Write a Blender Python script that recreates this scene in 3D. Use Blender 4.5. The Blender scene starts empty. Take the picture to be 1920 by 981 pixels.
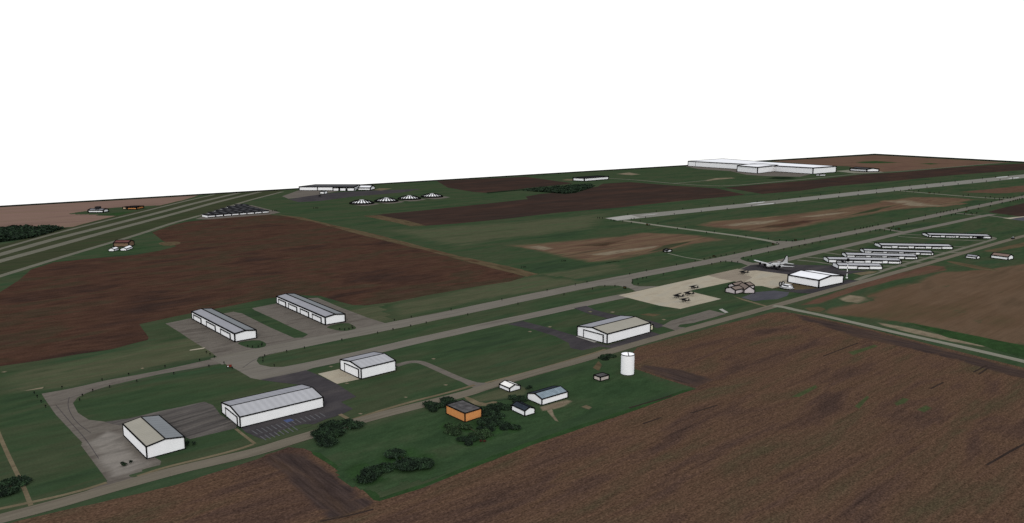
import bpy, bmesh, math, random
from mathutils import Vector, Matrix
from mathutils.noise import noise as mnoise
random.seed(7)
C = bpy.context.scene.collection

# ---------------------------------------------------------------- camera (height 110 m, pitched down 9.75 deg)
F, YH, CX, CY, H = 1400., 250., 960., 490.5, 110.
PITCH = math.atan((CY-YH)/F); cp, sp = math.cos(PITCH), math.sin(PITCH)
def g(x, y, z=0.):
    """survey point: where the sight line of image point (x, y) meets height z"""
    dx = (x-CX)/F; dz = -(y-CY)/F
    d = (dx, cp+dz*sp, -sp+dz*cp); t = (z-H)/d[2]
    return Vector((d[0]*t, d[1]*t, z))
def proj(v):
    z = v[2]-H; f = v[1]*cp-z*sp; u = v[1]*sp+z*cp
    return CX+F*v[0]/f, CY-F*u/f
def hgt(p, yt):
    lo, hi = 0., 90.
    for _ in range(40):
        m = (lo+hi)/2
        if proj((p[0], p[1], m))[1] > yt: lo = m
        else: hi = m
    return lo
TH = math.radians(41.2)      # bearing of the runway

# ---------------------------------------------------------------- materials
MATS = {}
def newmat(name):
    m = bpy.data.materials.new(name); m.use_nodes = True; m.node_tree.nodes.clear(); return m
def finish(m, colsock, rough=.9, spec=.1, bump=None):
    nt = m.node_tree; b = nt.nodes.new('ShaderNodeBsdfPrincipled'); o = nt.nodes.new('ShaderNodeOutputMaterial')
    b.inputs['Roughness'].default_value = rough
    b.inputs['Specular IOR Level'].default_value = spec
    if isinstance(colsock, tuple): b.inputs['Base Color'].default_value = (*colsock, 1)
    else: nt.links.new(colsock, b.inputs['Base Color'])
    nt.links.new(b.outputs[0], o.inputs[0]); return m
def mapped(nt, rot, scale):
    tc = nt.nodes.new('ShaderNodeTexCoord'); a = nt.nodes.new('ShaderNodeMapping'); b = nt.nodes.new('ShaderNodeMapping')
    a.inputs['Rotation'].default_value = (0, 0, -rot); b.inputs['Scale'].default_value = (scale[0], scale[1], 1)
    nt.links.new(tc.outputs['Object'], a.inputs[0]); nt.links.new(a.outputs[0], b.inputs[0]); return b.outputs[0]
def noise(nt, vec, detail=4, rough=.55, scale=1., dist=0.):
    n = nt.nodes.new('ShaderNodeTexNoise'); n.inputs['Scale'].default_value = scale; n.inputs['Detail'].default_value = detail
    n.inputs['Roughness'].default_value = rough; n.inputs['Distortion'].default_value = dist
    nt.links.new(vec, n.inputs['Vector']); return n.outputs[0]
def ramp(nt, sock, cols, lo=.3, hi=.7):
    r = nt.nodes.new('ShaderNodeValToRGB'); el = r.color_ramp.elements
    n = len(cols); el[0].position = lo; el[0].color = (*cols[0], 1); el[1].position = hi; el[1].color = (*cols[-1], 1)
    for i in range(1, n-1):
        e = el.new(lo+(hi-lo)*i/(n-1)); e.color = (*cols[i], 1)
    nt.links.new(sock, r.inputs[0]); return r.outputs[0]
def mult(nt, col, fac, lo, hi, a=.3, b=.7):
    mr = nt.nodes.new('ShaderNodeMapRange'); mr.inputs[1].default_value = a; mr.inputs[2].default_value = b
    mr.inputs[3].default_value = lo; mr.inputs[4].default_value = hi; nt.links.new(fac, mr.inputs[0])
    v = nt.nodes.new('ShaderNodeVectorMath'); v.operation = 'SCALE'
    nt.links.new(col, v.inputs[0]); nt.links.new(mr.outputs[0], v.inputs[3]); return v.outputs[0]
def lin(r, gg, b, k=1.0):
    """base colour from an observed display colour under this light (about 1.28x)"""
    f = lambda c: (c/255/12.92 if c <= 10 else ((c/255+.055)/1.055)**2.4)
    return tuple(f(c)/1.28*k for c in (r, gg, b))
def ground(name, cols, big=(1/90, 1/18), mid=(1/9, 1/3), rot=TH, amp=.22, fine=.16, rows=0., k=1.):
    if name in MATS: return MATS[name]
    SPEC[name] = (cols, big, mid, rot, amp, fine, rows, k)
    m = newmat(name); MATS[name] = finish(m, chain(m.node_tree, *SPEC[name]), 1, 0); return MATS[name]
SPEC = {}
def chain(nt, cols, big, mid, rot, amp, fine, rows, k):
    c = ramp(nt, noise(nt, mapped(nt, rot, big), 6, .62, 1, .4), [lin(*q, k) for q in cols], .34, .66)
    c = mult(nt, c, noise(nt, mapped(nt, rot, mid), 5, .65), 1-amp, 1+amp)
    c = mult(nt, c, noise(nt, mapped(nt, rot, (1/.9, 1/.6)), 3, .75), 1-fine, 1+fine)
    if rows:
        c = mult(nt, c, noise(nt, mapped(nt, rot, (1/60, 1/1.5)), 3, .7), 1-rows, 1+rows, .35, .65)
    return c
def plain(name, col, rough=.7, spec=0, var=.06, sc=.4, bands=0, axis='X', bscale=.5):
    if name in MATS: return MATS[name]
    m = newmat(name); nt = m.node_tree
    tc = nt.nodes.new('ShaderNodeTexCoord')
    r = nt.nodes.new('ShaderNodeRGB'); r.outputs[0].default_value = (*col, 1)
    c = mult(nt, r.outputs[0], noise(nt, tc.outputs['Object'], 5, .6, sc), 1-var, 1+var)
    if bands:
        w = nt.nodes.new('ShaderNodeTexWave'); w.bands_direction = axis; w.inputs['Scale'].default_value = bscale
        w.inputs['Distortion'].default_value = .4; w.inputs['Detail'].default_value = 2
        nt.links.new(tc.outputs['Object'], w.inputs['Vector']); c = mult(nt, c, w.outputs['Fac'], 1-bands, 1+bands, 0, 1)
    MATS[name] = finish(m, c, rough, spec); return MATS[name]

GRASS = ground('grass', [(46, 60, 43), (52, 68, 46), (62, 69, 50), (50, 68, 47)], (1/130, 1/30), (1/16, 1/4), amp=.17, fine=.16, k=0.93)
LAWN = ground('lawn', [(44, 62, 41), (52, 70, 46), (60, 71, 50)], (1/50, 1/22), (1/7, 1/3), amp=.2, fine=.22, k=0.9)
DRYGRASS = ground('dry_grass', [(62, 70, 50), (74, 75, 57), (66, 76, 54)], (1/110, 1/16), (1/14, 1/3), amp=.14)
SOIL = ground('soil', [(58, 45, 40), (68, 50, 42), (76, 55, 45), (66, 56, 44), (72, 54, 45)], (1/90, 1/34), (1/14, 1/5), amp=.25, fine=.4, rows=.1, k=.82)
SOILNEAR = ground('soil_near', [(64, 50, 44), (74, 57, 48), (82, 63, 50), (76, 61, 48), (71, 62, 47)], (1/70, 1/16), (1/2.6, 1/1.3), amp=.26, fine=.6, rows=.13, k=1.0)
SOILDARK = ground('soil_dark', [(54, 46, 42), (60, 48, 43), (70, 53, 46)], (1/200, 1/50), (1/50, 1/12), amp=.16, fine=.1, k=.82)
SOILPLUM = ground('soil_plum', [(56, 47, 45), (64, 53, 49), (72, 58, 50)], (1/40, 1/6), (1/8, 1/.9), rot=TH+math.pi/2, amp=.28, fine=.25, rows=.2, k=0.9)
TAN = ground('tan_stubble', [(76, 64, 52), (104, 86, 68), (90, 70, 58), (110, 93, 72)], (1/190, 1/22), (1/50, 1/6), amp=.13, fine=.08, k=0.9)
TANDRY = ground('tan_dry', [(86, 71, 56), (98, 80, 64), (92, 74, 58), (84, 72, 54)], (1/140, 1/40), (1/50, 1/3), amp=.11, fine=.12, rows=.06, k=0.84)
PINK = ground('pale_stubble', [(108, 88, 79), (120, 98, 88), (112, 94, 80)], (1/260, 1/40), (1/60, 1/8), amp=.08, fine=.06, k=0.95)
UMBER = ground('umber_field', [(88, 68, 58), (100, 78, 66), (92, 76, 60)], (1/300, 1/70), (1/80, 1/20), amp=.1, fine=.05, k=0.93)
REDSOIL = ground('red_soil', [(84, 66, 54), (96, 72, 60), (88, 76, 60)], (1/70, 1/12), (1/14, 1/3), amp=.15, k=0.82)
VERGE = ground('verge_soil', [(76, 66, 50), (96, 84, 64), (80, 62, 48)], (1/40, 1/10), (1/10, 1/5), rot=TH+math.pi/2, amp=.18, k=0.78)
SAND = ground('bare_sand', [(108, 96, 80), (128, 116, 98), (112, 102, 84)], (1/30, 1/10), (1/8, 1/3), amp=.16, k=0.85)
TAXI = ground('worn_asphalt', [(100, 95, 88), (112, 107, 99), (106, 101, 92)], (1/80, 1/4), (1/14, 1/3), amp=.09, fine=.07, k=0.92)
TAXIOLD = ground('old_asphalt', [(86, 80, 74), (103, 97, 90), (95, 90, 83)], (1/30, 1/6), (1/5, 1/2), amp=.14, fine=.12, k=0.93)
RWY = ground('runway_surface', [(110, 108, 102), (122, 120, 113), (116, 113, 107)], (1/200, 1/6), (1/40, 1/5), amp=.05, fine=.03)
RWYPALE = ground('runway_end_surface', [(140, 138, 132), (156, 154, 148)], (1/60, 1/10), (1/30, 1/5), amp=.05)
ASPH = ground('dark_asphalt', [(56, 54, 56), (64, 61, 63), (74, 70, 70)], (1/30, 1/12), (1/7, 1/4), amp=.12, fine=.1, k=0.9)
STRIPED = ground('striped_asphalt', [(66, 63, 61), (80, 76, 73), (94, 89, 84)], (1/50, 1/3), (1/14, 1/1.3), amp=.26, fine=.14, rot=TH+math.radians(8))
BLUEASPH = ground('blue_asphalt', [(66, 66, 72), (78, 77, 82)], (1/30, 1/12), (1/10, 1/6), amp=.08)
CONC = ground('concrete', [(150, 140, 124), (162, 153, 135), (156, 150, 136)], (1/26, 1/9), (1/6, 1/3), amp=.05, fine=.04, k=0.93)
CONCDARK = ground('stained_concrete', [(122, 112, 100), (136, 126, 112)], (1/26, 1/9), (1/6, 1/3), amp=.06)
ROAD = ground('road_surface', [(98, 91, 80), (110, 103, 91), (104, 98, 86)], (1/90, 1/2), (1/12, 1/2), amp=.09, fine=.08, k=0.9)
ROADPALE = ground('pale_road_surface', [(112, 110, 98), (124, 122, 110)], (1/60, 1/3), (1/20, 1/3), rot=TH+math.pi/2, amp=.06)
HIGHW = ground('highway_surface', [(92, 90, 80), (106, 104, 92)], (1/150, 1/6), (1/40, 1/5), amp=.06)
DIRT = ground('dirt_track', [(96, 86, 68), (112, 102, 82)], (1/20, 1/5), (1/5, 1/2), amp=.14, k=0.9)
HVERGE = ground('highway_verge', [(44, 54, 36), (58, 60, 44), (50, 62, 40)], (1/200, 1/14), (1/60, 1/6), amp=.15, fine=.1)
WORN = ground('worn_concrete', [(112, 107, 101), (124, 118, 111), (104, 99, 93)], (1/26, 1/9), (1/6, 1/3), amp=.12, fine=.08)
FURROW = ground('furrow_soil', [(48, 40, 37), (56, 46, 41)], (1/20, 1/3), (1/6, 1/1.5), amp=.2, fine=.3, k=.9)
WOODFLOOR = ground('woodland_floor', [(22, 30, 21), (32, 44, 30)], (1/25, 1/10), (1/6, 1/4), amp=.25)
DARKGRASS_SHADE = ground('dark_grass_and_shade', [(38, 54, 33), (45, 68, 38)], (1/20, 1/8), (1/6, 1/3), amp=.2, fine=.25)  # dark grass, and painted tree shade under the crowns
BRIGHTGRASS = ground('bright_weeds', [(60, 66, 44), (64, 72, 46)], (1/10, 1/4), (1/4, 1/2), amp=.25, fine=.3)

BLACK = plain('black_trim_metal', (.006, .006, .006), .8, 0, .05)
WALL = plain('white_metal_siding', (.715, .715, .72), .6, 0, .025, .3)
WALLR = plain('ribbed_white_siding', (.715, .715, .715), .6, 0, .03, .3, .06, 'Z', 1.1)
DOOR = plain('door_panel', (.715, .715, .72), .55, .2, .02)
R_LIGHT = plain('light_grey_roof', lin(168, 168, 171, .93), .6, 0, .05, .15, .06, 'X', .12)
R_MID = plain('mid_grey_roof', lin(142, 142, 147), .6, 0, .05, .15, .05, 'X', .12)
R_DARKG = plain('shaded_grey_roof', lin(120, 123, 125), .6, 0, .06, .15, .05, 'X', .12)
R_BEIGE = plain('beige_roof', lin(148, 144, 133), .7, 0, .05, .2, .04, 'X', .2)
R_WHITE = plain('white_roof', (.62, .62, .635), .6, 0, .04, .15)
R_OFF = plain('off_white_roof', (.60, .59, .56), .6, 0, .1, .3)
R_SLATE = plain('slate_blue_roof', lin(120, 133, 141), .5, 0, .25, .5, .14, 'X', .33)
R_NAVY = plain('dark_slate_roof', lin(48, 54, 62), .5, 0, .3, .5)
R_PATCH = plain('mottled_grey_roof', lin(80, 78, 78), .5, 0, .5, .35)
R_BLACK = plain('near_black_roof', lin(38, 38, 40), .7, 0, .2, .3)
R_DKGREY = plain('dark_grey_roof', lin(78, 78, 80), .7, 0, .1, .05)
R_TILE = plain('brown_tile_roof', lin(118, 106, 98), .8, 0, .12, .6)
R_RED = plain('red_brown_roof', lin(96, 64, 62), .8, 0, .15, .3)
R_ORANGE = plain('orange_brown_roof', lin(122, 104, 96), .8, 0, .15, .3)
W_ORANGE = plain('orange_plank_wall', (.47, .20, .07), .8, 0, .08, .5, .12, 'X', .9)
W_BROWN = plain('brown_plank_wall', (.155, .10, .065), .8, 0, .15, .5)
W_TAUPE = plain('taupe_wall', lin(168, 160, 160, 1.35), .8, 0, .03, .5)
W_SHED = plain('weathered_plank_wall', (.42, .37, .33), .8, 0, .2, .8, .15, 'X', .9)
METAL = plain('bare_aluminium', (.36, .36, .36), .7, .1, .08, .6)
DARKP = plain('dark_aircraft_paint', (.012, .012, .013), .7, 0, .2, .5)
GLASS = plain('dark_glass', (.02, .022, .025), .15, .6, .05)
RUBBER = plain('tyre_rubber', (.012, .012, .012), .9, 0, .05)
PALE = plain('pale_paint', (.7, .7, .68), .6, 0, .05)
REDP = plain('red_sign_paint', (.16, .025, .015), .6, 0, .1)
YELLOWP = plain('yellow_sign_paint', (.09, .07, .02), .6, 0, .1)
WPAINT = plain('white_road_paint', (.36, .36, .35), .8, 0, .15, .6)
WPAINT2 = plain('worn_parking_paint', (.075, .075, .078), .8, 0, .2, .6)
BPAINT = plain('blue_parking_paint', (.05, .065, .13), .8, 0, .2, .6)
BARK = plain('bark', (.06, .045, .03), .9, 0, .2, 2)
def leafmat(name, cols):
    m = newmat(name); nt = m.node_tree
    tc = nt.nodes.new('ShaderNodeTexCoord')
    c = ramp(nt, noise(nt, tc.outputs['Object'], 4, .7, .35), cols, .35, .65)
    gi = nt.nodes.new('ShaderNodeNewGeometry')
    c = mult(nt, c, gi.outputs['Random Per Island'], .55, 1.4, 0, 1)
    return finish(m, c, .9, .1)
LEAF = leafmat('leaves', [(.012, .022, .010), (.022, .038, .017), (.030, .058, .022)])
LEAFD = leafmat('dark_leaves', [(.006, .011, .007), (.012, .022, .012), (.02, .04, .018)])

# ---------------------------------------------------------------- object helpers
def tag(o, label=None, cat=None, group=None, kind=None):
    if label: o['label'] = label
    if cat: o['category'] = cat
    if group: o['group'] = group
    if kind: o['kind'] = kind
    return o
def meshobj(name, bm, mats, parent=None):
    me = bpy.data.meshes.new(name); bm.to_mesh(me); bm.free()
    for m in (mats if isinstance(mats, (list, tuple)) else [mats]): me.materials.append(m)
    o = bpy.data.objects.new(name, me); C.objects.link(o)
    if parent: o.parent = parent
    return o
def thing(name, loc, rz, label, cat, group=None):
    o = bpy.data.objects.new(name, None); C.objects.link(o); o.empty_display_size = .5
    o.location = loc; o.rotation_euler = (0, 0, rz); return tag(o, label, cat, group)
def copy_tree(o, parent=None):
    c = o.copy(); C.objects.link(c)
    if parent: c.parent = parent
    for ch in list(o.children): copy_tree(ch, c)
    return c
def box(bm, x0, x1, y0, y1, z0, z1, mi=0):
    v = [bm.verts.new(p) for p in ((x0, y0, z0), (x1, y0, z0), (x1, y1, z0), (x0, y1, z0), (x0, y0, z1), (x1, y0, z1), (x1, y1, z1), (x0, y1, z1))]
    for f in ((3, 2, 1, 0), (4, 5, 6, 7), (0, 1, 5, 4), (1, 2, 6, 5), (2, 3, 7, 6), (3, 0, 4, 7)):
        bm.faces.new([v[i] for i in f]).material_index = mi
def beam(bm, a, b, w, ext=.5, mi=0):
    """square bar centred on the line a-b, lengthened a little so corners close"""
    a, b = Vector(a), Vector(b); d = b-a
    if d.length < 1e-4: return
    d.normalize(); a = a-d*w*ext; b = b+d*w*ext
    up = Vector((0, 0, 1)) if abs(d.z) < .9 else Vector((0, 1, 0))
    s = d.cross(up).normalized()*w/2; t = d.cross(s).normalized()*w/2
    v = [bm.verts.new(p+o) for p in (a, b) for o in (s+t, s-t, -s-t, -s+t)]
    for f in ((0, 1, 2, 3), (7, 6, 5, 4), (0, 4, 5, 1), (1, 5, 6, 2), (2, 6, 7, 3), (3, 7, 4, 0)):
        bm.faces.new([v[i] for i in f]).material_index = mi
def face(bm, pts, mi=0):
    f = bm.faces.new([bm.verts.new(p) for p in pts]); f.material_index = mi; return f
def prism(bm, pts, z0, z1, mi=0, topmi=None, bottom=True):
    n = len(pts); lo = [bm.verts.new((p[0], p[1], z0)) for p in pts]; hi = [bm.verts.new((p[0], p[1], z1)) for p in pts]
    bm.faces.new(hi).material_index = mi if topmi is None else topmi
    if bottom: bm.faces.new(lo[::-1]).material_index = mi
    for i in range(n):
        j = (i+1) % n; bm.faces.new([lo[i], lo[j], hi[j], hi[i]]).material_index = mi
def lathe(bm, prof, seg=24, c=(0, 0, 0), axis='Z', mi=0, cap=True):
    rings = []
    for r, h in prof:
        ring = []
        for k in range(seg):
            a = 2*math.pi*k/seg; x, y = r*math.cos(a), r*math.sin(a)
            p = (x, y, h) if axis == 'Z' else ((h, x, y) if axis == 'X' else (x, h, y))
            ring.append(bm.verts.new((p[0]+c[0], p[1]+c[1], p[2]+c[2])))
        rings.append(ring)
    for a, b in zip(rings, rings[1:]):
        for k in range(seg):
            j = (k+1) % seg; bm.faces.new([a[k], a[j], b[j], b[k]]).material_index = mi
    if cap:
        bm.faces.new(rings[0][::-1]).material_index = mi; bm.faces.new(rings[-1]).material_index = mi
def fixn(bm): bmesh.ops.recalc_face_normals(bm, faces=bm.faces); return bm

# ---------------------------------------------------------------- ground sheets
def chaikin(p, n=2):
    for _ in range(n):
        q = [p[0]]
        for a, b in zip(p, p[1:]): q += [a*.75+b*.25, a*.25+b*.75]
        p = q+[p[-1]]
    return p
SH = []
def _inside(q, P):
    c = False
    for i in range(len(P)):
        a, b = P[i], P[i-1]
        if (a[1] > q[1]) != (b[1] > q[1]) and q[0] < (b[0]-a[0])*(q[1]-a[1])/(b[1]-a[1])+a[0]: c = not c
    return c
def _cross(a, b, c, d):
    o = lambda p, q, r: (q[0]-p[0])*(r[1]-p[1])-(q[1]-p[1])*(r[0]-p[0])
    return o(a, b, c)*o(a, b, d) < 0 and o(c, d, a)*o(c, d, b) < 0
def layer(P):
    """height of a new sheet: 8 mm above the highest earlier sheet it overlaps"""
    P = [(p[0], p[1]) for p in P]; x0, x1 = min(p[0] for p in P)-3, max(p[0] for p in P)+3; y0, y1 = min(p[1] for p in P)-3, max(p[1] for p in P)+3
    lv = 0
    for Q, bx, l in SH:
        if l <= lv or bx[0] > x1 or bx[1] < x0 or bx[2] > y1 or bx[3] < y0: continue
        hit = any(_inside(q, P) for q in Q) or any(_inside(p, Q) for p in P) or any(_cross(P[i-1], P[i], Q[j-1], Q[j]) for i in range(len(P)) for j in range(len(Q)))
        if hit: lv = l
    SH.append((P, (x0, x1, y0, y1), lv+1)); return (lv+1)*.008
def soft_mat(mat, under):
    """surface of `mat` thinning out into `under`; opaque, both share world-anchored patterns so the outline is seamless"""
    nm = mat.name+'_over_'+under.name
    if nm in MATS: return MATS[nm]
    m = newmat(nm); nt = m.node_tree
    at = nt.nodes.new('ShaderNodeAttribute'); at.attribute_name = 'cover'
    n = noise(nt, mapped(nt, TH, (1/40, 1/9)), 5, .62)
    ad = nt.nodes.new('ShaderNodeMath'); ad.operation = 'MULTIPLY_ADD'; nt.links.new(n, ad.inputs[0]); ad.inputs[1].default_value = 2.6; ad.inputs[2].default_value = -.5
    mu = nt.nodes.new('ShaderNodeMath'); mu.operation = 'MULTIPLY'; nt.links.new(at.outputs['Fac'], mu.inputs[0]); nt.links.new(ad.outputs[0], mu.inputs[1])
    mr = nt.nodes.new('ShaderNodeMapRange'); mr.interpolation_type = 'SMOOTHSTEP'; mr.inputs[1].default_value = .02; mr.inputs[2].default_value = .55
    nt.links.new(mu.outputs[0], mr.inputs[0])
    mx = nt.nodes.new('ShaderNodeMix'); mx.data_type = 'RGBA'
    nt.links.new(mr.outputs[0], mx.inputs[0]); nt.links.new(chain(nt, *SPEC[under.name]), mx.inputs[6]); nt.links.new(chain(nt, *SPEC[mat.name]), mx.inputs[7])
    MATS[nm] = finish(m, mx.outputs[2], 1, 0); return MATS[nm]
def soft(pts, mat, name, feather=.45, N=34, under=None):
    """patch that thins out towards its outline (patchy cover), on a fine grid of cells"""
    w = [g(*p) for p in pts]; z = layer(w); ct, st = math.cos(TH), math.sin(TH)
    r = [(p.x*ct+p.y*st, -p.x*st+p.y*ct) for p in w]
    x0, x1 = min(p[0] for p in r), max(p[0] for p in r); y0, y1 = min(p[1] for p in r), max(p[1] for p in r)
    mx = 0; D = {}
    for i in range(N+1):
        for j in range(N+1):
            q = (x0+(x1-x0)*i/N, y0+(y1-y0)*j/N)
            if not _inside(q, r): D[i, j] = 0.; continue
            d = 1e9
            for k in range(len(r)):
                a, b = r[k-1], r[k]; vx, vy = b[0]-a[0], b[1]-a[1]; L = vx*vx+vy*vy
                t = max(0, min(1, ((q[0]-a[0])*vx+(q[1]-a[1])*vy)/L)) if L else 0
                d = min(d, math.hypot(q[0]-a[0]-t*vx, q[1]-a[1]-t*vy))
            D[i, j] = d; mx = max(mx, d)
    bm = bmesh.new(); V = {}; cov = []
    for (i, j), d in D.items():
        if any(D.get((i+a, j+b), 0) > 0 for a in (-1, 0, 1) for b in (-1, 0, 1)):
            X, Y = x0+(x1-x0)*i/N, y0+(y1-y0)*j/N
            V[i, j] = bm.verts.new((X*ct-Y*st, X*st+Y*ct, z)); cov.append(min(1, d/(mx*feather)))
    for i in range(N):
        for j in range(N):
            q = [(i, j), (i+1, j), (i+1, j+1), (i, j+1)]
            if all(k in V for k in q): bm.faces.new([V[k] for k in q])
    o = meshobj(name, bm, soft_mat(mat, under or GRASS)); at = o.data.attributes.new('cover', 'FLOAT', 'POINT'); at.data.foreach_set('value', cov)
    return tag(o, kind='structure')
def sheet(name, pts, mat, z, jit=0., smooth=0):
    """polygon on the ground; jit roughens the outline (fraction of the distance)"""
    w = [g(*p) for p in pts]
    if smooth:
        for _ in range(smooth):
            q = []
            for i in range(len(w)):
                a, b = w[i], w[(i+1) % len(w)]; q += [a*.75+b*.25, a*.25+b*.75]
            w = q
    out = []
    n = len(w)
    if z is None: z = layer(w)
    for i in range(n):
        a, b = w[i], w[(i+1) % n]; L = (b-a).length; d = (a+b).length/2
        k = max(1, min(120, int(L/max(2.5, d*.006)))) if jit else 1
        nrm = Vector((-(b-a).y, (b-a).x, 0)).normalized() if L > 0 else Vector((0, 0, 0))
        for j in range(k):
            p = a.lerp(b, j/k)
            if jit:
                dd = p.length; s = max(4, dd*.02)
                off = (mnoise(Vector((p.x/s, p.y/s, 3.1)))*1.6+mnoise(Vector((p.x/s*4, p.y/s*4, 9.)))*.7)*jit*dd
                p = p+nrm*off
            out.append(Vector((p.x, p.y, z)))
    bm = bmesh.new(); f = bm.faces.new([bm.verts.new(p) for p in out])
    bm.normal_update()
    if f.normal.z < 0: f.normal_flip()
    bmesh.ops.triangulate(bm, faces=[f])
    o = meshobj(name, bm, mat); return tag(o, kind='structure')
def strip(name, pts, width, mat, z, kerb=0):
    w = chaikin([g(*p) for p in pts], 3); bm = bmesh.new(); prev = None; L = []
    P = []
    for sd in (1, -1):
        q = []
        for i in range(0, len(w), 4):
            a = w[max(0, i-1)]; b = w[min(len(w)-1, i+1)]; d = (b-a).normalized(); q.append((w[i].x-d.y*width/2*sd, w[i].y+d.x*width/2*sd))
        P += q if sd == 1 else q[::-1]
    z = layer(P)
    for i, p in enumerate(w):
        a = w[max(0, i-1)]; b = w[min(len(w)-1, i+1)]; d = (b-a).normalized(); n = Vector((-d.y, d.x, 0))
        r = 1+.05*mnoise(Vector((p.x/15, p.y/15, 0)))
        L.append((bm.verts.new((p.x+n.x*width/2*r, p.y+n.y*width/2*r, z)), bm.verts.new((p.x-n.x*width/2*r, p.y-n.y*width/2*r, z))))
    for a, b in zip(L, L[1:]): bm.faces.new([a[0], a[1], b[1], b[0]])
    bm.normal_update()
    for f in bm.faces:
        if f.normal.z < 0: f.normal_flip()
    return tag(meshobj(name, bm, mat), kind='structure')

# the plate of land, with its far edges
E0, E1, E2 = g(-400, 411.9), g(1640, 290.3), g(2400, 331)
rim = [E0, E1, E2]
bm = bmesh.new(); prism(bm, [(-900, -300), (900, -300), E2.xy, E1.xy, E0.xy], -4, 0); fixn(bm)
tag(meshobj('ground', bm, GRASS), kind='structure')
bm = bmesh.new()
for a, b in ((E0, E1), (E1, E2)):
    n = 40; pr = None
    for i in range(n+1):
        p = a.lerp(b, i/n); h = p.length*1.9/F; q = p.length*1.9/F
        dr = Vector((p.x, p.y, 0)).normalized()
        cur = [bm.verts.new(v) for v in (p-dr*q, p-dr*q*.6+Vector((0, 0, h)), p+Vector((0, 0, h)), p+Vector((0, 0, 0)))]
        if pr:
            for k in range(3): bm.faces.new([pr[k], pr[k+1], cur[k+1], cur[k]])
        pr = cur
tag(meshobj('ground_edge', fixn(bm), BLACK), kind='structure')

def nz(): return None
SOFT = {'bare_patch', 'farmyard', 'weeds', 'dark_grass_and_shade', 'mown_grass', 'pasture', 'lawn'}
def fld(pts, mat, jit=.0011, name='field', smooth=0):
    if mat in (TAN, TANDRY, REDSOIL): return soft(pts, mat, name, .12 if mat == TANDRY else .4, 64)
    if name == 'headland': return soft(pts, mat, name, .55, 64, SOILNEAR)
    if name in SOFT: return soft(pts, mat, name, .95 if name == 'weeds' else .6, 34, SOILNEAR if name == 'weeds' else (LAWN if mat == SAND and name == 'farmyard' else (UMBER if mat == DARKGRASS_SHADE and pts[0][1] < 310 else None)))
    return sheet(name, pts, mat, None, jit, smooth)

# grass tones
fld([(0, 760), (0, 700), (300, 640), (640, 580), (960, 520), (1160, 490), (1180, 505), (900, 566), (640, 625), (420, 668), (140, 730), (60, 738)], DRYGRASS, .003, 'mown_grass')
fld([(722, 572), (960, 522), (1010, 516), (1120, 528), (960, 557), (740, 600)], DRYGRASS, .001, 'mown_grass')
fld([(560, 838), (840, 745), (1000, 712), (1160, 668), (1300, 730), (900, 880), (711, 938), (640, 890)], LAWN, .002, 'lawn')
fld([(840, 345), (960, 340), (1040, 337), (1300, 315), (1500, 300), (1500, 330), (1300, 345), (1150, 340), (1050, 350)], GRASS, .001, 'pasture')
fld([(700, 432), (957, 415), (1160, 395), (1130, 430), (950, 452), (860, 470)], DRYGRASS, .002, 'pasture')
fld([(1500, 350), (1940, 322), (1940, 340), (1600, 382), (1400, 400)], GRASS, .001, 'pasture')
# fields
fld([(-60, 560), (0, 548), (33, 527), (60, 505), (100, 492), (160, 486), (255, 478), (300, 470), (330, 462), (305, 452), (285, 436), (320, 423), (350, 416), (390, 411.5), (505, 402.5), (540, 406), (583, 414), (627, 426), (671, 438), (736, 452), (802, 470), (860, 487), (923, 502), (985, 519), (958, 527.6), (891, 537.7), (807, 553), (734, 567), (682, 573), (660, 571.6), (640, 567), (600, 555), (560, 553), (500, 560), (430, 574), (355, 588), (261, 608), (278, 633), (276, 637.7), (209, 655), (121, 668.7), (52, 679.5), (0, 687), (-60, 697)], SOIL, .0008)
fld([(500, 399), (560, 407), (700, 438.5), (860, 480), (960, 501), (1010, 514), (988, 519), (923, 503), (802, 471), (671, 439), (583, 415), (540, 407)], VERGE, .0012, 'field_margin')
fld([(684, 406), (719, 401.5), (780, 396), (860, 387.6), (923, 381), (990, 373.5), (985, 369), (1010, 364), (1060, 360), (1120, 350), (1130, 344.5), (1180, 341.5), (1260, 348), (1341, 353), (1398.6, 365.4), (1260, 378.4), (1160, 389.4), (1040, 399.4), (957, 409.5), (860, 419), (797, 423.6), (749, 417), (704, 408)], SOILDARK, .0006)
fld([(682, 404.5), (712, 404), (755, 412), (800, 423), (770, 424), (735, 416), (700, 409)], VERGE, .001, 'field_margin')
fld([(819, 339.6), (870, 336.8), (985, 331.5), (1045, 340), (1075, 343.5), (1060, 346), (990, 353), (915, 362), (887, 360), (840, 352)], SOILDARK, .0005)
fld([(985, 330), (1060, 327), (1050, 334), (1010, 334)], GRASS, .0005, 'pasture')
fld([(1358, 352), (1440, 344.5), (1531, 337), (1619, 327), (1680, 323.8), (1778, 315), (1859, 309.5), (1925, 306.6), (2030, 312.2), (1920, 319), (1794, 328), (1680, 339), (1554, 350), (1500, 358), (1429, 363.8)], SOILDARK, .0005)
fld([(1445, 302.6), (1640, 291.2), (1700, 294.3), (1850, 302.5), (1895, 305), (1843, 308), (1778, 313.7), (1680, 321), (1640, 323), (1590, 312), (1567, 311), (1531, 309)], UMBER, .0004)
fld([(1600, 303.5), (1640, 301.5), (1700, 305), (1640, 307), (1600, 306)], DARKGRASS_SHADE, .0006, 'pasture', 2)
fld([(1720, 306.5), (1745, 305.8), (1770, 307.5), (1745, 309)], DARKGRASS_SHADE, .0004, 'pasture', 2)
fld([(930, 459.5), (1044, 452), (1111, 446), (1160, 440), (1200, 435), (1280, 437.5), (1318, 441), (1375, 450), (1330, 458), (1280, 466), (1230, 476), (1180, 487.7), (1127.6, 493.5), (1094, 493.5), (1060, 486), (1027, 479), (994, 470), (960, 464)], TAN, .0016)
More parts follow.
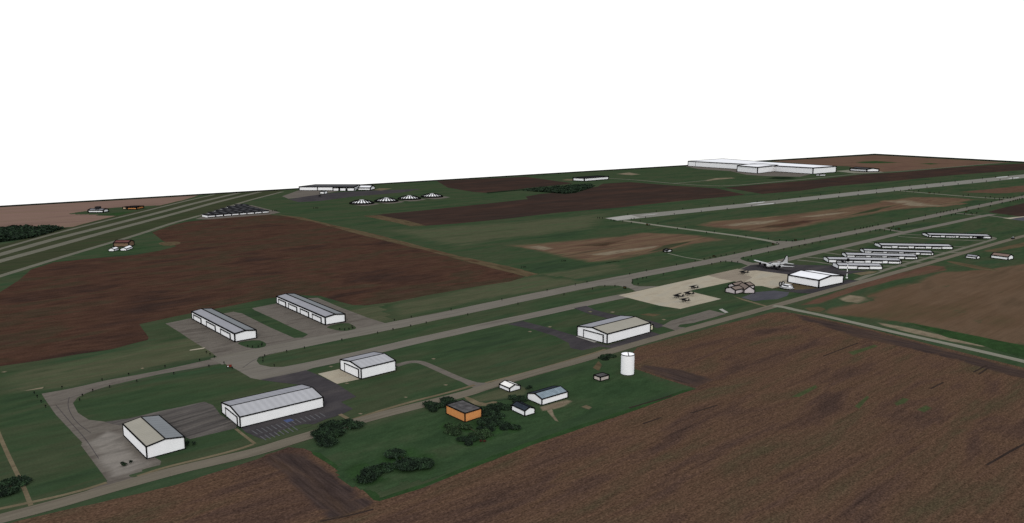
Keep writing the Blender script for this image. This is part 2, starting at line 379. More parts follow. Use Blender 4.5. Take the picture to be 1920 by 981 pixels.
fld([(1295, 422), (1330, 413.6), (1397, 408.6), (1480, 401), (1564, 390), (1600, 385), (1667, 375), (1700, 369), (1784, 370), (1840, 374), (1800, 383), (1750, 389), (1683, 395), (1633, 404), (1600, 409), (1531, 423), (1480, 433.6), (1439, 437), (1380, 432), (1330, 427)], TAN, .0016)
for q, m_ in (([(1335, 424), (1400, 415), (1480, 410), (1440, 421), (1380, 425)], SAND), ([(1480, 408), (1560, 399), (1605, 397), (1540, 407)], SAND), ([(1650, 377), (1700, 374), (1760, 384), (1820, 381), (1760, 388), (1700, 387)], SAND), ([(1090, 478), (1150, 469), (1220, 461), (1290, 458), (1200, 470), (1140, 480)], SAND),
              ([(975, 463), (1010, 459), (1045, 466), (1020, 471)], SAND), ([(1400, 428), (1480, 415), (1560, 409), (1480, 428)], SOIL), ([(1050, 463), (1130, 454), (1190, 447), (1140, 463)], SOIL), ([(1560, 410), (1640, 390), (1700, 380), (1640, 398)], HVERGE), ([(1200, 478), (1240, 460), (1320, 447), (1260, 466)], HVERGE)):
    soft(q, m_, 'soil_streak', .9, 24, TAN)
fld([(1792, 360), (1834, 356), (1920, 347), (2000, 340), (2000, 352), (1920, 361), (1884, 363.4), (1817, 361.7)], REDSOIL, .0008)
fld([(1852, 398), (1884, 389), (1920, 381), (2000, 364), (2050, 405), (1920, 407), (1876, 401)], SOILDARK, .0007)
fld([(-60, 392), (0, 388.8), (140, 380.5), (330, 369.2), (372, 366.8), (320, 382), (293, 388), (234, 402.5), (142, 425), (117, 427), (0, 426), (-60, 428)], PINK, .0006)
fld([(130, 401), (165, 396), (200, 391), (240, 388), (330, 384), (290, 391), (235, 402), (150, 402)], GRASS, .0012, 'pasture', 1)
fld([(180, 404), (200, 400), (250, 396), (290, 395), (260, 401), (220, 405)], DARKGRASS_SHADE, .001, 'pasture', 1)
fld([(-60, 429), (0, 426), (90, 425.5), (135, 427), (100, 437), (60, 447), (0, 455), (-60, 466)], WOODFLOOR, .001, 'woodland_floor')
fld([(150, 462), (185, 449), (205, 447), (228, 449), (215, 460), (180, 466)], DARKGRASS_SHADE, .0015, 'dark_grass_and_shade', 2)
fld([(170, 472), (205, 464), (280, 458), (300, 466), (250, 476), (180, 482)], LAWN, .0015, 'lawn', 2)
fld([(290, 455), (335, 452), (340, 458), (310, 463)], VERGE, .0015, 'field_margin', 2)
fld([(975, 357), (1060, 364), (1080, 362), (1110, 352), (1117, 347.5), (1085, 347), (990, 355)], WOODFLOOR, .0006, 'woodland_floor')
fld([(912, 361), (990, 354), (1100, 344.5), (1100, 346), (990, 356), (914, 363)], WOODFLOOR, .0003, 'hedge_bank')
# right lower fields
fld([(1535, 588), (1548, 578), (1600, 566), (1625, 550), (1680, 534), (1720, 524), (1760, 510), (1800, 507), (1850, 504), (1920, 493), (2000, 480), (2150, 720), (2000, 672), (1920, 651), (1860, 640), (1780, 622), (1700, 606)], TANDRY, .0022)
fld([(1492, 574), (1532, 558), (1614, 530), (1679, 513), (1740, 497), (1775, 500), (1779, 507), (1740, 515), (1680, 526), (1630, 539), (1581, 555), (1540, 570)], REDSOIL, .0012)
fld([(1568, 560), (1590, 552), (1622, 556), (1640, 563), (1610, 570), (1580, 566)], SAND, .0018, 'bare_patch', 1)
fld([(1505, 577), (1535, 574), (1552, 580), (1540, 586), (1515, 584)], VERGE, .0015, 'bare_patch', 1)
fld([(1640, 603), (1700, 613), (1780, 631), (1850, 648), (1848, 652), (1780, 641), (1690, 621), (1650, 610)], SAND, .0013, 'bare_patch', 1)
fld([(1838, 471), (1880, 463), (1930, 451), (1990, 438), (1990, 446), (1930, 461), (1870, 473)], VERGE, .0014, 'bare_patch', 1)
fld([(1770, 489.5), (1786, 490), (1815, 495), (1850, 502), (1880, 508), (1850, 508), (1808, 500)], VERGE, .0008, 'dirt_track', 1)
fld([(1700, 604), (1790, 622), (1920, 648), (2000, 668), (2000, 690), (1920, 671), (1860, 655), (1850, 650), (1780, 634)], DARKGRASS_SHADE, .0012, 'roadside_grass')
fld([(-120, 1020), (33, 977), (131, 954.5), (229, 933), (327, 910), (400, 887), (480, 862), (541, 838), (570, 841), (583, 847), (662, 902), (701, 938), (711, 940), (793, 915), (880, 880), (996, 835), (1094, 802), (1193, 769), (1280, 737), (1306, 729), (1250, 712), (1192, 692), (1175, 675), (1195, 652), (1258, 634.5), (1360, 608), (1444, 586.5), (1473, 585.4), (1538, 596), (1640, 619), (1920, 690), (2150, 750), (2300, 1200), (1300, 1700), (-300, 1500)], SOILNEAR, .0008)
fld([(1483, 587), (1538, 597), (1640, 620), (1920, 692), (2150, 752), (2150, 768), (1920, 712), (1890, 706), (1780, 674), (1690, 652), (1600, 633), (1550, 616), (1500, 601)], SOILPLUM, .0012, 'headland')
fld([(540, 846), (580, 848), (640, 892), (707, 939), (700, 950), (650, 972), (612, 979), (575, 945), (520, 890), (490, 868), (500, 852)], SOILPLUM, .0022, 'headland')
fld([(1192, 692), (1202, 682), (1280, 692), (1345, 712), (1306, 729), (1250, 712)], SOILPLUM, .0012, 'headland')
fld([(1306, 729), (1280, 737), (1193, 769), (1094, 802), (996, 835), (880, 880), (793, 915), (711, 940), (705, 936), (793, 908), (880, 872), (990, 829), (1090, 796), (1190, 764), (1280, 732)], DARKGRASS_SHADE, .0015, 'field_edge_grass')
fld([(583, 848), (600, 850), (680, 905), (712, 930), (711, 940), (701, 938), (662, 902)], DARKGRASS_SHADE, .0012, 'field_edge_grass')
for q in ([(1672, 755), (1690, 745), (1708, 748), (1700, 757), (1680, 763)], [(1715, 768), (1735, 758), (1752, 766), (1735, 776)], [(1585, 660), (1640, 645), (1650, 650), (1600, 668)], [(1480, 745), (1530, 720), (1535, 727), (1500, 745)], [(1600, 762), (1625, 740), (1632, 745), (1612, 768)]):
    fld(q, BRIGHTGRASS, .004, 'weeds', 1)
fld([(-80, 480), (0, 460), (200, 409), (330, 378), (420, 361.5), (535, 356), (500, 368), (409, 396), (320, 420), (184, 463), (100, 488), (0, 519), (-80, 545)], HVERGE, .0008, 'verge')
for pts in ([(1544, 668), (1575, 656), (1610, 643)], [(1825, 698), (1850, 685)], [(1835, 702), (1853, 690)], [(1745, 729), (1769, 717)], [(1850, 872), (1920, 832), (1990, 800)], [(1205, 795), (1240, 783)], [(1295, 775), (1345, 760)], [(1180, 765), (1260, 742)], [(600, 978), (660, 966), (700, 955)]):
    strip('furrow', pts, .9, FURROW, nz())
# highway and its frontage
for nm, pts, w, m in (('highway', [(-80, 489), (0, 467), (100, 438.5), (200, 413.4), (320, 384), (360, 374), (402, 365.2)], 6, HIGHW),
    ('highway', [(-80, 499), (0, 477.8), (100, 448.6), (200, 424), (320, 393), (360, 382.3), (425, 367), (448, 362.2)], 11, HIGHW),
    ('highway', [(-80, 512), (0, 489.5), (100, 462.5), (200, 434.3), (320, 402.8), (360, 391.8), (409, 378.3), (458, 366.6), (488, 359.9)], 11, HIGHW),
    ('frontage_road', [(-80, 542), (0, 518), (100, 487), (184, 462), (251, 442.7), (320, 419.3), (360, 408.5), (409, 395), (458, 378), (507, 365.5), (530, 359.6)], 7, HIGHW)):
    strip(nm, pts, w, m, nz())
# far apron, lots and lanes
fld([(528, 368), (562, 356.6), (600, 357), (640, 358), (575, 369), (540, 373)], TAXIOLD, .0005, 'parking_lot')
fld([(540, 374), (590, 366), (640, 360), (700, 357.5), (790, 354.5), (755, 361), (660, 369), (600, 377), (560, 379)], ASPH, .0005, 'parking_lot')
fld([(698, 356), (712, 353), (735, 353.5), (715, 357.5)], DIRT, .0005, 'lot')
fld([(366, 411), (398, 399), (425, 391), (448, 385.5), (472, 385), (500, 392), (527, 398.5), (505, 402.5), (390, 411.5)], TAXIOLD, .0006, 'lot')
for x0, x1, yy in ((652, 706, 382.5), (700, 752, 378.5), (742, 794, 374), (785, 838, 370)):
    fld([(x0, yy-1), (x0+25, yy-5), (x1, yy-1), (x1+8, yy), (x1-20, yy+4), (x0+15, yy+2.5)], TAXIOLD, .0006, 'lot', 1)
fld([(1285, 312), (1300, 309.5), (1382, 317), (1420, 325), (1458, 320), (1524, 326), (1500, 331.5), (1440, 330.5), (1400, 328), (1370, 321), (1310, 317)], TAXIOLD, .0005, 'lot')
fld([(1318, 338.5), (1340, 334), (1372, 333), (1382, 334.2), (1350, 337), (1325, 340)], SAND, .0005, 'bare_patch')
fld([(1150, 326.5), (1180, 322.8), (1205, 327.2), (1185, 329)], SAND, .0004, 'bare_patch')
fld([(1050, 338), (1062, 335.5), (1085, 336.5), (1080, 339.5)], DIRT, .0004, 'bare_patch')
fld([(1565, 321), (1600, 318), (1650, 321.5), (1660, 323.5), (1600, 325)], ROADPALE, .0003, 'lot')
fld([(1430, 335), (1450, 331), (1490, 332), (1500, 335), (1470, 337)], WOODFLOOR, .0005, 'dark_grass_and_shade', 1)
strip('lane', [(1140, 334.5), (1200, 338), (1270, 345), (1340, 349), (1380, 348), (1440, 342.5), (1531, 334), (1620, 325), (1680, 322.3), (1778, 314), (1850, 307.5), (1880, 304.8)], 9, HIGHW, nz())
strip('lane', [(1260, 344), (1300, 341), (1330, 338)], 6, HIGHW, nz())
# runway
sheet('runway', [(1134, 409.3), (1177, 403.4), (1280, 393.6), (1440, 377.3), (1680, 351.3), (1920, 327.2), (2010, 318.5), (2010, 323.5), (1920, 334), (1680, 358.2), (1440, 383.8), (1280, 400.9), (1158, 413.8)], RWY, nz())
sheet('runway_end', [(1136, 409.4), (1177, 403.8), (1184, 403.4), (1200, 408.5), (1158, 413.4)], RWYPALE, nz())
z = nz()
for q in ([(1395, 382.8), (1412, 380), (1436, 377.8), (1430, 379.7)], [(1414, 385.2), (1425, 383.4), (1455, 380.6), (1448, 382.4)], [(1866, 333.6), (1872, 332), (1892, 330.4), (1887, 332)], [(1889, 335.4), (1895, 333.8), (1912, 332.4), (1908, 334.2)],
          [(1200, 404.4), (1208, 403.2), (1235, 400.6), (1228, 401.9)]):
    sheet('runway_marking', q, WPAINT, z)
strip('taxiway', [(1168, 413.6), (1200, 418), (1280, 429), (1380, 441.5), (1440, 451), (1462, 456)], 9, ROADPALE, nz())
strip('taxiway', [(1664, 356.6), (1690, 358), (1750, 363.4), (1817, 369), (1874, 372.8), (1892, 373)], 9, ROADPALE, nz())
# main taxiway with junction flares
fld([(78, 738.5), (131, 729), (196, 714), (294.5, 696), (409, 671), (420, 681), (294.5, 703), (203, 724), (170, 734), (146, 745), (137, 756), (146, 774), (167, 787), (196, 791), (234, 795), (240, 828), (302, 865), (300, 872), (238, 887), (244, 894), (274, 899), (226, 910), (140, 930), (180, 913), (200, 904), (203, 898), (157, 833), (105, 778)], TAXIOLD, .0004, 'taxiway')
fld([(196, 791.5), (240, 785), (300, 771), (383, 753.5), (400, 760), (413, 778), (446, 797), (442, 803), (355, 824), (300, 800), (234, 800)], STRIPED, .0006, 'apron')
soft([(152, 835), (200, 805), (240, 812), (262, 850), (300, 866), (245, 890), (200, 900)], WORN, 'worn_concrete', .7, 34, TAXIOLD)
fld([(310, 606.7), (352, 598), (420, 588), (470, 578.5), (519, 569), (560, 560), (596, 558.5), (640, 577), (690, 596), (722, 606), (760, 606), (700, 624), (560, 652), (480, 664), (413, 674), (395, 660), (375, 648)], TAXIOLD, .0004, 'apron')
fld([(425, 578), (470, 576), (476, 581), (500, 592), (540, 610), (576, 627), (568, 633), (550, 634), (500, 611), (454, 588), (436, 584)], GRASS, .0008, 'grass_strip')
fld([(442, 642), (483, 637), (497, 642), (500, 647), (494, 652), (477, 654), (457, 650)], GRASS, .0005, 'grass_island', 1)
fld([(608, 613), (650, 604), (668, 613), (667, 617), (658, 620), (640, 621), (624, 618)], GRASS, .0005, 'grass_island', 1)
strip('taxiway', [(405, 678), (480, 662), (496, 658.5), (594.5, 638.5), (692.7, 619.5), (780, 601.5), (860, 585.5), (943.6, 567.5), (1027, 550), (1111, 533), (1180, 519.3), (1258, 504.3), (1360, 485), (1447, 466), (1531, 449), (1600, 436), (1650, 425.5), (1717, 412), (1784, 397.7), (1851, 383.5), (1920, 369), (2000, 352)], 14.5, TAXI, nz())
fld([(405, 673), (450, 660), (520, 648), (520, 658), (500, 662), (486, 668), (481, 677), (487, 684), (508, 688.5), (540, 688), (600, 678), (606, 684), (573, 695), (530, 704), (488, 712.5), (470, 709), (445, 694), (425, 684)], TAXI, .0002, 'taxiway')
strip('taxiway', [(530, 695), (594.5, 682.5), (692.7, 660.5), (780, 639), (850, 624), (898, 613), (996, 592), (1094, 570.5), (1140, 561), (1180, 553)], 10.5, TAXI, nz())
strip('taxiway', [(1425, 501), (1442, 495), (1500, 481), (1565, 466), (1610, 456), (1684, 438.5), (1767, 421.5), (1836, 406.5), (1862, 402)], 9.5, TAXI, nz())
strip('taxiway', [(1645, 427), (1665, 430.5), (1684, 434), (1702, 435.5)], 7, TAXI, nz())
strip('taxiway', [(1780, 399), (1805, 401), (1835, 404), (1860, 405), (1898, 410.5)], 7, TAXI, nz())
fld([(1896, 411.5), (1904, 408.5), (1925, 406.3), (2000, 408), (2000, 415), (1920, 414.5)], BLUEASPH, .0003, 'parking_lot')
fld([(1880, 409), (1890, 408.5), (1905, 407), (1922, 405.5), (1925, 406.5), (1905, 409), (1895, 411)], CONC, .0002, 'path')
fld([(1120, 536), (1162, 526), (1185, 520), (1185, 528), (1183, 531), (1188, 535), (1200, 537), (1235, 537), (1192, 546), (1179, 540), (1158, 535.5), (1138, 535.5)], TAXI, .0002, 'taxiway')
fld([(1350, 490), (1372, 483), (1390, 481), (1388, 486), (1398, 490), (1412, 493), (1440, 492), (1440, 499), (1405, 504), (1385, 505), (1402, 498), (1388, 493), (1368, 490.5)], TAXI, .0002, 'taxiway')
fld([(1440, 453), (1462, 452), (1490, 453), (1520, 448), (1520, 456), (1460, 466), (1462, 459)], TAXI, .0002, 'taxiway')
# hangar row lanes
for pts in ([(1499, 481), (1540, 484.5), (1556, 487)], [(1495, 487.5), (1530, 491), (1562, 496)], [(1540, 473), (1565, 476), (1584, 479)], [(1572, 465), (1595, 469), (1615, 471)], [(1628, 454.5), (1650, 457), (1670, 459)],
            [(1682, 439), (1700, 440), (1736, 441)], [(1684, 443.5), (1720, 446), (1751, 448.7), (1850, 452)], [(1655, 499), (1680, 499), (1700, 499)], [(1690, 490), (1712, 492), (1728, 491.5)], [(1718, 482), (1745, 485), (1765, 484)], [(1750, 472), (1785, 474.5), (1810, 472)], [(1775, 461), (1800, 463), (1818, 463)]):
    strip('lane', pts, 4, HIGHW, nz())
strip('lane', [(1606, 525.5), (1642, 511.5), (1687, 498), (1740, 484), (1778, 473.5), (1830, 459), (1862, 449.5), (1866, 446.5), (1858, 444.5)], 4.5, HIGHW, nz())
# aprons round the buildings
fld([(488, 712.5), (530, 704), (573, 694.5), (605, 707), (636, 722), (668, 744), (640, 754), (662, 767), (640, 778), (612, 786), (590, 795), (560, 800), (530, 813), (492, 824), (461, 811), (452, 803), (500, 790), (606, 764), (600, 745), (560, 722), (520, 717)], ASPH, .0006, 'parking_lot')
fld([(520, 809), (565, 795), (590, 796), (560, 806), (520, 817)], GRASS, .0006, 'grass_island', 1)
fld([(596, 701), (637, 692), (674, 711), (632, 720)], CONC, .0004, 'apron')
strip('path', [(742, 686), (765, 679), (785, 678), (800, 683), (835, 699), (870, 714), (900, 722)], 4, TAXIOLD, nz())
fld([(865, 716), (880, 716), (905, 718), (925, 717), (905, 728), (890, 728), (876, 722)], TAXIOLD, .0006, 'drive')
fld([(952, 608), (980, 602), (1030, 615), (1083, 631), (1138, 648), (1222, 622), (1240, 628), (1150, 653), (1125, 650), (1092, 657), (1070, 653), (1066, 643), (1040, 630), (1000, 618)], ASPH, .0005, 'apron')
fld([(1076, 578), (1099, 573.5), (1115, 581), (1150, 590), (1180, 595), (1222, 602), (1250, 611), (1232, 616), (1220, 610), (1150, 600), (1105, 589)], ASPH, .0005, 'apron')
fld([(1080, 631.2), (1085, 629.5), (1121, 640.8), (1114, 642.2)], RWYPALE, 0, 'threshold_slab')
fld([(1240, 612), (1258, 601.5), (1330, 581.5), (1345, 585), (1362, 588.7), (1300, 606), (1275, 609), (1271, 613), (1290, 615), (1272, 622), (1245, 613)], TAXIOLD, .0005, 'parking_lot')
fld([(1348, 580), (1354, 579), (1366, 586), (1360, 587)], RWYPALE, .0006, 'path')
fld([(1160, 554), (1328, 516.5), (1383, 504.3), (1403, 508), (1418, 507), (1480, 515), (1480, 530), (1534, 541), (1495, 545), (1468, 540), (1448, 541), (1429, 536.5), (1411, 536.5), (1396, 531), (1376, 527.6), (1320, 539.6), (1291, 546), (1352, 560.8), (1275.6, 579.5), (1236, 573.4), (1192.7, 562.5)], CONC, .0003, 'apron')
fld([(1328, 516.7), (1383, 504.6), (1403, 508.5), (1395, 515), (1412, 520), (1396, 529), (1376, 527.4), (1350, 523)], CONCDARK, .0008, 'apron_slab')
fld([(1448, 541), (1490, 531), (1534, 541), (1495, 545), (1468, 540)], VERGE, .0004, 'apron_slab')
fld([(1388, 505), (1407, 497.5), (1445, 494), (1500, 497), (1560, 498), (1575, 507), (1640, 508), (1632, 511), (1590, 514), (1580, 519), (1517, 507), (1478, 515), (1418, 507.3), (1403, 508.3)], ASPH, .0003, 'apron')
fld([(1596, 513), (1628, 508.5), (1650, 509), (1640, 513), (1615, 517)], DIRT, .0006, 'bare_patch', 1)
fld([(1468, 545.5), (1495, 543.5), (1534, 541), (1574, 529), (1590, 524), (1612, 527.5), (1560, 545), (1530, 551), (1500, 550)], ASPH, .0004, 'parking_lot')
fld([(1390, 558), (1416, 548), (1451, 545), (1480, 548), (1476, 555), (1458, 561), (1440, 562), (1414, 564.7)], BLUEASPH, .0004, 'parking_lot')
fld([(1374, 555), (1392, 560), (1440, 574), (1436, 575.5), (1392, 563)], DIRT, .0005, 'path')
strip('path', [(1252, 475), (1285, 483), (1320, 488)], 1.8, ROADPALE, nz())
for pts in ([(355, 657.8), (357, 656), (385, 651.5), (382, 654)],): fld(pts, CONC, .0003, 'slab')
for pts in ([(0, 698), (8, 696), (16, 696), (8, 699)], [(24, 731), (50, 731.5), (84, 725), (80, 729), (50, 733)], [(262, 691), (268, 689), (272, 690.5), (266, 692.5)]):
    fld(pts, SAND, .0006, 'bare_patch')
for x, y in ((993, 622), (1030, 613), (1106, 585), (1148, 585.5), (1244, 599.5), (812, 673), (650, 719), (620, 687.5), (835, 722), (760, 745), (675, 776), (835, 756)):
    fld([(x-5, y), (x, y-1.4), (x+6, y-.6), (x+2, y+1.3)], SAND, .0008, 'bare_patch', 1)
fld([(1195, 590), (1215, 587), (1245, 590), (1225, 594)], VERGE, .0015, 'bare_patch', 1)
# farm dirt
fld([(860, 752), (900, 738), (935, 726), (980, 722), (1000, 730), (985, 745), (930, 752), (890, 757)], DRYGRASS, .002, 'farmyard', 1)
fld([(866, 743), (880, 745), (905, 757), (930, 752), (935, 756), (905, 763), (885, 757)], DIRT, .001, 'drive', 1)
fld([(1010, 763), (1062, 748), (1078, 752), (1060, 763), (1034, 770), (1015, 772)], SAND, .002, 'farmyard')
fld([(1024, 770), (1036, 766), (1040, 778), (1049, 792), (1040, 789), (1030, 778)], SAND, .0014, 'farmyard', 1)
fld([(1085, 763), (1100, 758), (1112, 764), (1105, 769)], DIRT, .0014, 'bare_patch', 1)
fld([(1110, 690), (1122, 676), (1130, 684), (1124, 697)], VERGE, .002, 'bare_patch', 1)
# tracks along the road and the roads
strip('ditch_track', [(-40, 962), (65, 941), (150, 921), (200, 905)], 1.6, DIRT, nz())
strip('ditch_track', [(258, 893), (310, 876), (370, 862), (440, 845), (475, 833)], 1.6, DIRT, nz())
strip('ditch_track', [(660, 787), (760, 756), (850, 734), (890, 722)], 1.8, DIRT, nz())
strip('ditch_track', [(910, 718), (1000, 695), (1120, 660), (1135, 655)], 1.4, DIRT, nz())
strip('path', [(442, 804), (452, 812), (478, 832)], 1.2, DIRT, nz())
strip('path', [(637, 777), (652, 785)], 1.8, DIRT, nz())
strip('dirt_track', [(-10, 795), (8, 838), (24, 872), (44, 912), (58, 948)], 1.3, DIRT, nz())
strip('road', [(-80, 996), (0, 973), (98, 948), (229, 910), (327, 883), (400, 866), (480, 848), (564, 821), (694, 783.5), (780, 762), (880, 737), (898, 730), (996, 701), (1094.5, 674), (1192.7, 645), (1280, 620.5), (1400, 588), (1460, 572), (1540, 549), (1640, 522), (1740, 494), (1790, 479), (1850, 462), (1899, 448), (1980, 427)], 6.6, ROAD, nz())
strip('side_road', [(1450, 573.5), (1475, 577), (1486, 580.5), (1540, 591), (1640, 614.5), (1700, 628.5), (1800, 650), (1920, 678), (2060, 712)], 5.5, ROADPALE, nz())
for pts, w_ in (([(112, 752), (150, 740), (200, 727), (300, 706), (405, 683)], .25), ([(105, 760), (130, 790), (160, 822), (185, 860)], .22), ([(130, 745), (126, 762), (140, 790), (170, 812)], .22), ([(455, 690), (480, 672), (520, 660)], .3)):
    strip('surface_crack', pts, w_, ASPH, nz())
# parking bays
bm = bmesh.new(); z = layer([g(*p) for p in ((468, 812), (606, 770), (612, 780), (560, 812), (495, 828))])
for i in range(15):
    a = g(472+i*9.1, 807.5-i*2.35); d = (g(479+i*9.1, 812-i*2.35)-a).normalized(); n = Vector((-d.y, d.x, 0))*.22
    for k in (a,): face(bm, [Vector((*(k+n).xy, z)), Vector((*(k-n).xy, z)), Vector((*(k-n+d*5).xy, z)), Vector((*(k+n+d*5).xy, z))])
for i in range(8):
    a = g(488+i*8.6, 818-i*2.6); d = (g(495+i*8.6, 823-i*2.6)-a).normalized(); n = Vector((-d.y, d.x, 0))*.22
    face(bm, [Vector((*(a+n).xy, z)), Vector((*(a-n).xy, z)), Vector((*(a-n+d*5).xy, z)), Vector((*(a+n+d*5).xy, z))])
tag(meshobj('parking_markings', fixn(bm), WPAINT2), kind='structure')
fld([(531, 788.5), (545, 785), (552, 789), (538, 793)], BPAINT, .0005, 'parking_marking')

# ---------------------------------------------------------------- buildings
def lw(p, k=1.75): return max(.22, k*p.length/F)
def hall(name, A, B, Cc, eave, ridge, label, cat, roofs, wall=WALL, ax='u', doors=(), group=None, rdg=None, flat=False, k=1.9, extra=None, hmin=0):
    """gabled hall. A near corner, B along u, Cc along v. eave/ridge: image rows fixing the heights."""
    a, b, c = g(*A), g(*B), g(*Cc)
    U = b-a; L = U.length; U.normalize(); V = c-a; s = 1 if U.x*V.y-U.y*V.x > 0 else -1
    N = Vector((-U.y, U.x, 0))*s; W = abs(V.dot(N))
    h = max(hmin, hgt(a, eave))
    mid = a+(N*W/2 if ax == 'u' else U*L/2)
    hr = h if flat else max(h+.3, hgt(mid, ridge))
    if rdg: hr = rdg
    ctr = a+U*L/2+N*W/2
    t = thing(name, ctr, math.atan2(U.y, U.x), label, cat, group)
    X, Y = L/2, W/2*s            # local: A = (-X,-Y)
    w = lw(ctr, k)
    def loc(x, y, z): return Vector((x, y, z))
    bm = bmesh.new()
    cn = [(-X, -Y), (X, -Y), (X, Y), (-X, Y)]
    top = [loc(*p, h) for p in cn]; bot = [loc(*p, 0) for p in cn]
    if flat: R0 = R1 = None
    elif ax == 'u': R0, R1 = loc(-X, 0, hr), loc(X, 0, hr)
    else: R0, R1 = loc(0, -Y, hr), loc(0, Y, hr)
    for i in range(4):
        j = (i+1) % 4; q = [bot[i], bot[j], top[j]]
        if not flat:
            if ax == 'u' and i == 1: q.append(R1)
            if ax == 'u' and i == 3: q.append(R0)
            if ax == 'v' and i == 0: q.append(R0)
            if ax == 'v' and i == 2: q.append(R1)
        q.append(top[i]); face(bm, q)
    meshobj('wall', fixn(bm), wall, t)
    bm = bmesh.new()
    e = Vector((0, 0, .12))
    if flat: face(bm, [p+e*.2 for p in top], 0)
    else:
        if ax == 'u': sl = ([top[0], top[1], R1, R0], [top[3], top[2], R1, R0])
        else: sl = ([top[0], top[3], R1, R0], [top[1], top[2], R1, R0])
        for i, q in enumerate(sl):
            lo = [bm.verts.new(p+e*.05) for p in q]; hi = [bm.verts.new(p+e) for p in q]
            bm.faces.new(hi).material_index = i; bm.faces.new(lo[::-1]).material_index = i
            for m in range(4): bm.faces.new([lo[m], lo[(m+1) % 4], hi[(m+1) % 4], hi[m]]).material_index = i
    meshobj('roof', fixn(bm), roofs, t)
    bm = bmesh.new(); w2 = w
    for i in range(4):
        j = (i+1) % 4; beam(bm, bot[i], top[i], w2); beam(bm, bot[i]+Vector((0, 0, w2*.3)), bot[j]+Vector((0, 0, w2*.3)), w2)
    if flat:
        for i in range(4): beam(bm, top[i], top[(i+1) % 4], w2)
    else:
        up = Vector((0, 0, .06))
        if ax == 'u': E = [(top[0], top[1]), (top[2], top[3]), (R0, R1), (top[0], R0), (top[3], R0), (top[1], R1), (top[2], R1)]
        else: E = [(top[0], top[3]), (top[1], top[2]), (R0, R1), (top[0], R0), (top[1], R0), (top[3], R1), (top[2], R1)]
        for p, q in E: beam(bm, p+up, q+up, w2)
    meshobj('trim', bm, BLACK, t)
    for side, s0, s1, hf in doors:
        hd = h*hf
        if side == 'u':      # along the A-B wall
            x0, x1 = -X+2*X*s0, -X+2*X*s1; y = -Y; o = -.08 if s > 0 else .08
            P = lambda x, z, k=1.: Vector((x, y+o*k, z)); r = (x0, x1)
        else:
            r = (-Y+2*Y*s0, -Y+2*Y*s1); x = -X
            P = lambda yy, z, k=1.: Vector((x-.08*k, yy, z))
        bm = bmesh.new()
        q = [P(r[0], .05), P(r[1], .05), P(r[1], hd), P(r[0], hd)]; q2 = [P(r[0], .05, -.5), P(r[1], .05, -.5), P(r[1], hd, -.5), P(r[0], hd, -.5)]
        vs = [bm.verts.new(p) for p in q]; v2 = [bm.verts.new(p) for p in q2]
        bm.faces.new(vs); bm.faces.new(v2[::-1])
        for m in range(4): bm.faces.new([vs[m], v2[m], v2[(m+1) % 4], vs[(m+1) % 4]])
        d = meshobj('door', fixn(bm), DOOR, t)
        bm = bmesh.new(); wd = w*.8
        beam(bm, P(r[0], 0, 2), P(r[0], hd, 2), wd*1.25); beam(bm, P(r[1], 0, 2), P(r[1], hd, 2), wd*.75); beam(bm, P(r[0], hd, 2), P(r[1], hd, 2), wd)
        beam(bm, P(r[0], .1, 2), P(r[1], .1, 2), wd*.6)
        meshobj('door_frame', bm, BLACK, d)
    if extra: extra(t, X, Y, h, hr, w, s)
    return t

# near hangars
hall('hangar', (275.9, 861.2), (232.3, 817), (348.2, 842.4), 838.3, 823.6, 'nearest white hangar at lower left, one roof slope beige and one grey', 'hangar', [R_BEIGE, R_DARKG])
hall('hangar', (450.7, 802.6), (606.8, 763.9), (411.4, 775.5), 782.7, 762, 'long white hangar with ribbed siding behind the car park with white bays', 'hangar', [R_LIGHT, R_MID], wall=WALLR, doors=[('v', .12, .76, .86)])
hall('hangar', (677.5, 711.4), (742, 695.3), (639.5, 693.4), 691.7, 678, 'square grey-roofed hangar with a big door facing its beige concrete pad', 'hangar', [R_LIGHT, R_MID], doors=[('v', .1, .78, .86)])
def annex(t, X, Y, h, hr, w, s):
    bm = bmesh.new(); box(bm, X+.1, X+6, -Y*.75, -Y*.15, 0, 3.0, 0); fixn(bm); o = meshobj('annex', bm, plain('cream_annex', (.5, .47, .36)), t)
    bm = bmesh.new(); y0, y1 = -Y*.75, -Y*.15
    for p, q in (((X+6, y0, 0), (X+6, y0, 3)), ((X+6, y1, 0), (X+6, y1, 3)), ((X, y0, 3), (X+6, y0, 3)), ((X+6, y0, 3), (X+6, y1, 3)), ((X, y1, 3), (X+6, y1, 3)), ((X, y0, 0), (X+6, y0, 0)), ((X+6, y0, 0), (X+6, y1, 0)), ((X+2.6, y0, 0), (X+2.6, y0, 3))): beam(bm, p, q, w*.8)
    meshobj('annex_trim', bm, BLACK, o)
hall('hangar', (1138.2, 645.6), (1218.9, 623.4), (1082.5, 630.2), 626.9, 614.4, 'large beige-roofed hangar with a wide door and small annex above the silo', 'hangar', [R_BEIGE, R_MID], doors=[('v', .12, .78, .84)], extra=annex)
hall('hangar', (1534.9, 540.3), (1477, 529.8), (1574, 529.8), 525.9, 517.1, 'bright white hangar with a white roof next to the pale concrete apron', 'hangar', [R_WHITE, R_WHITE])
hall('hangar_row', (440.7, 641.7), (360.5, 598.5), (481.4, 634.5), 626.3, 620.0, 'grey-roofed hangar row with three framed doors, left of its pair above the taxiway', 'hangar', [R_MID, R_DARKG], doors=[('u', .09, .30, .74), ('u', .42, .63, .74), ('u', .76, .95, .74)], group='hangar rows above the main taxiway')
hall('hangar_row', (610.2, 610), (519.2, 569.1), (646.2, 603.2), 595.3, 589.6, 'grey-roofed hangar row with four framed doors, right of its pair above the taxiway', 'hangar', [R_MID, R_DARKG], doors=[('u', .07, .24, .74), ('u', .31, .48, .74), ('u', .55, .73, .74), ('u', .79, .95, .74)], group='hangar rows above the main taxiway')
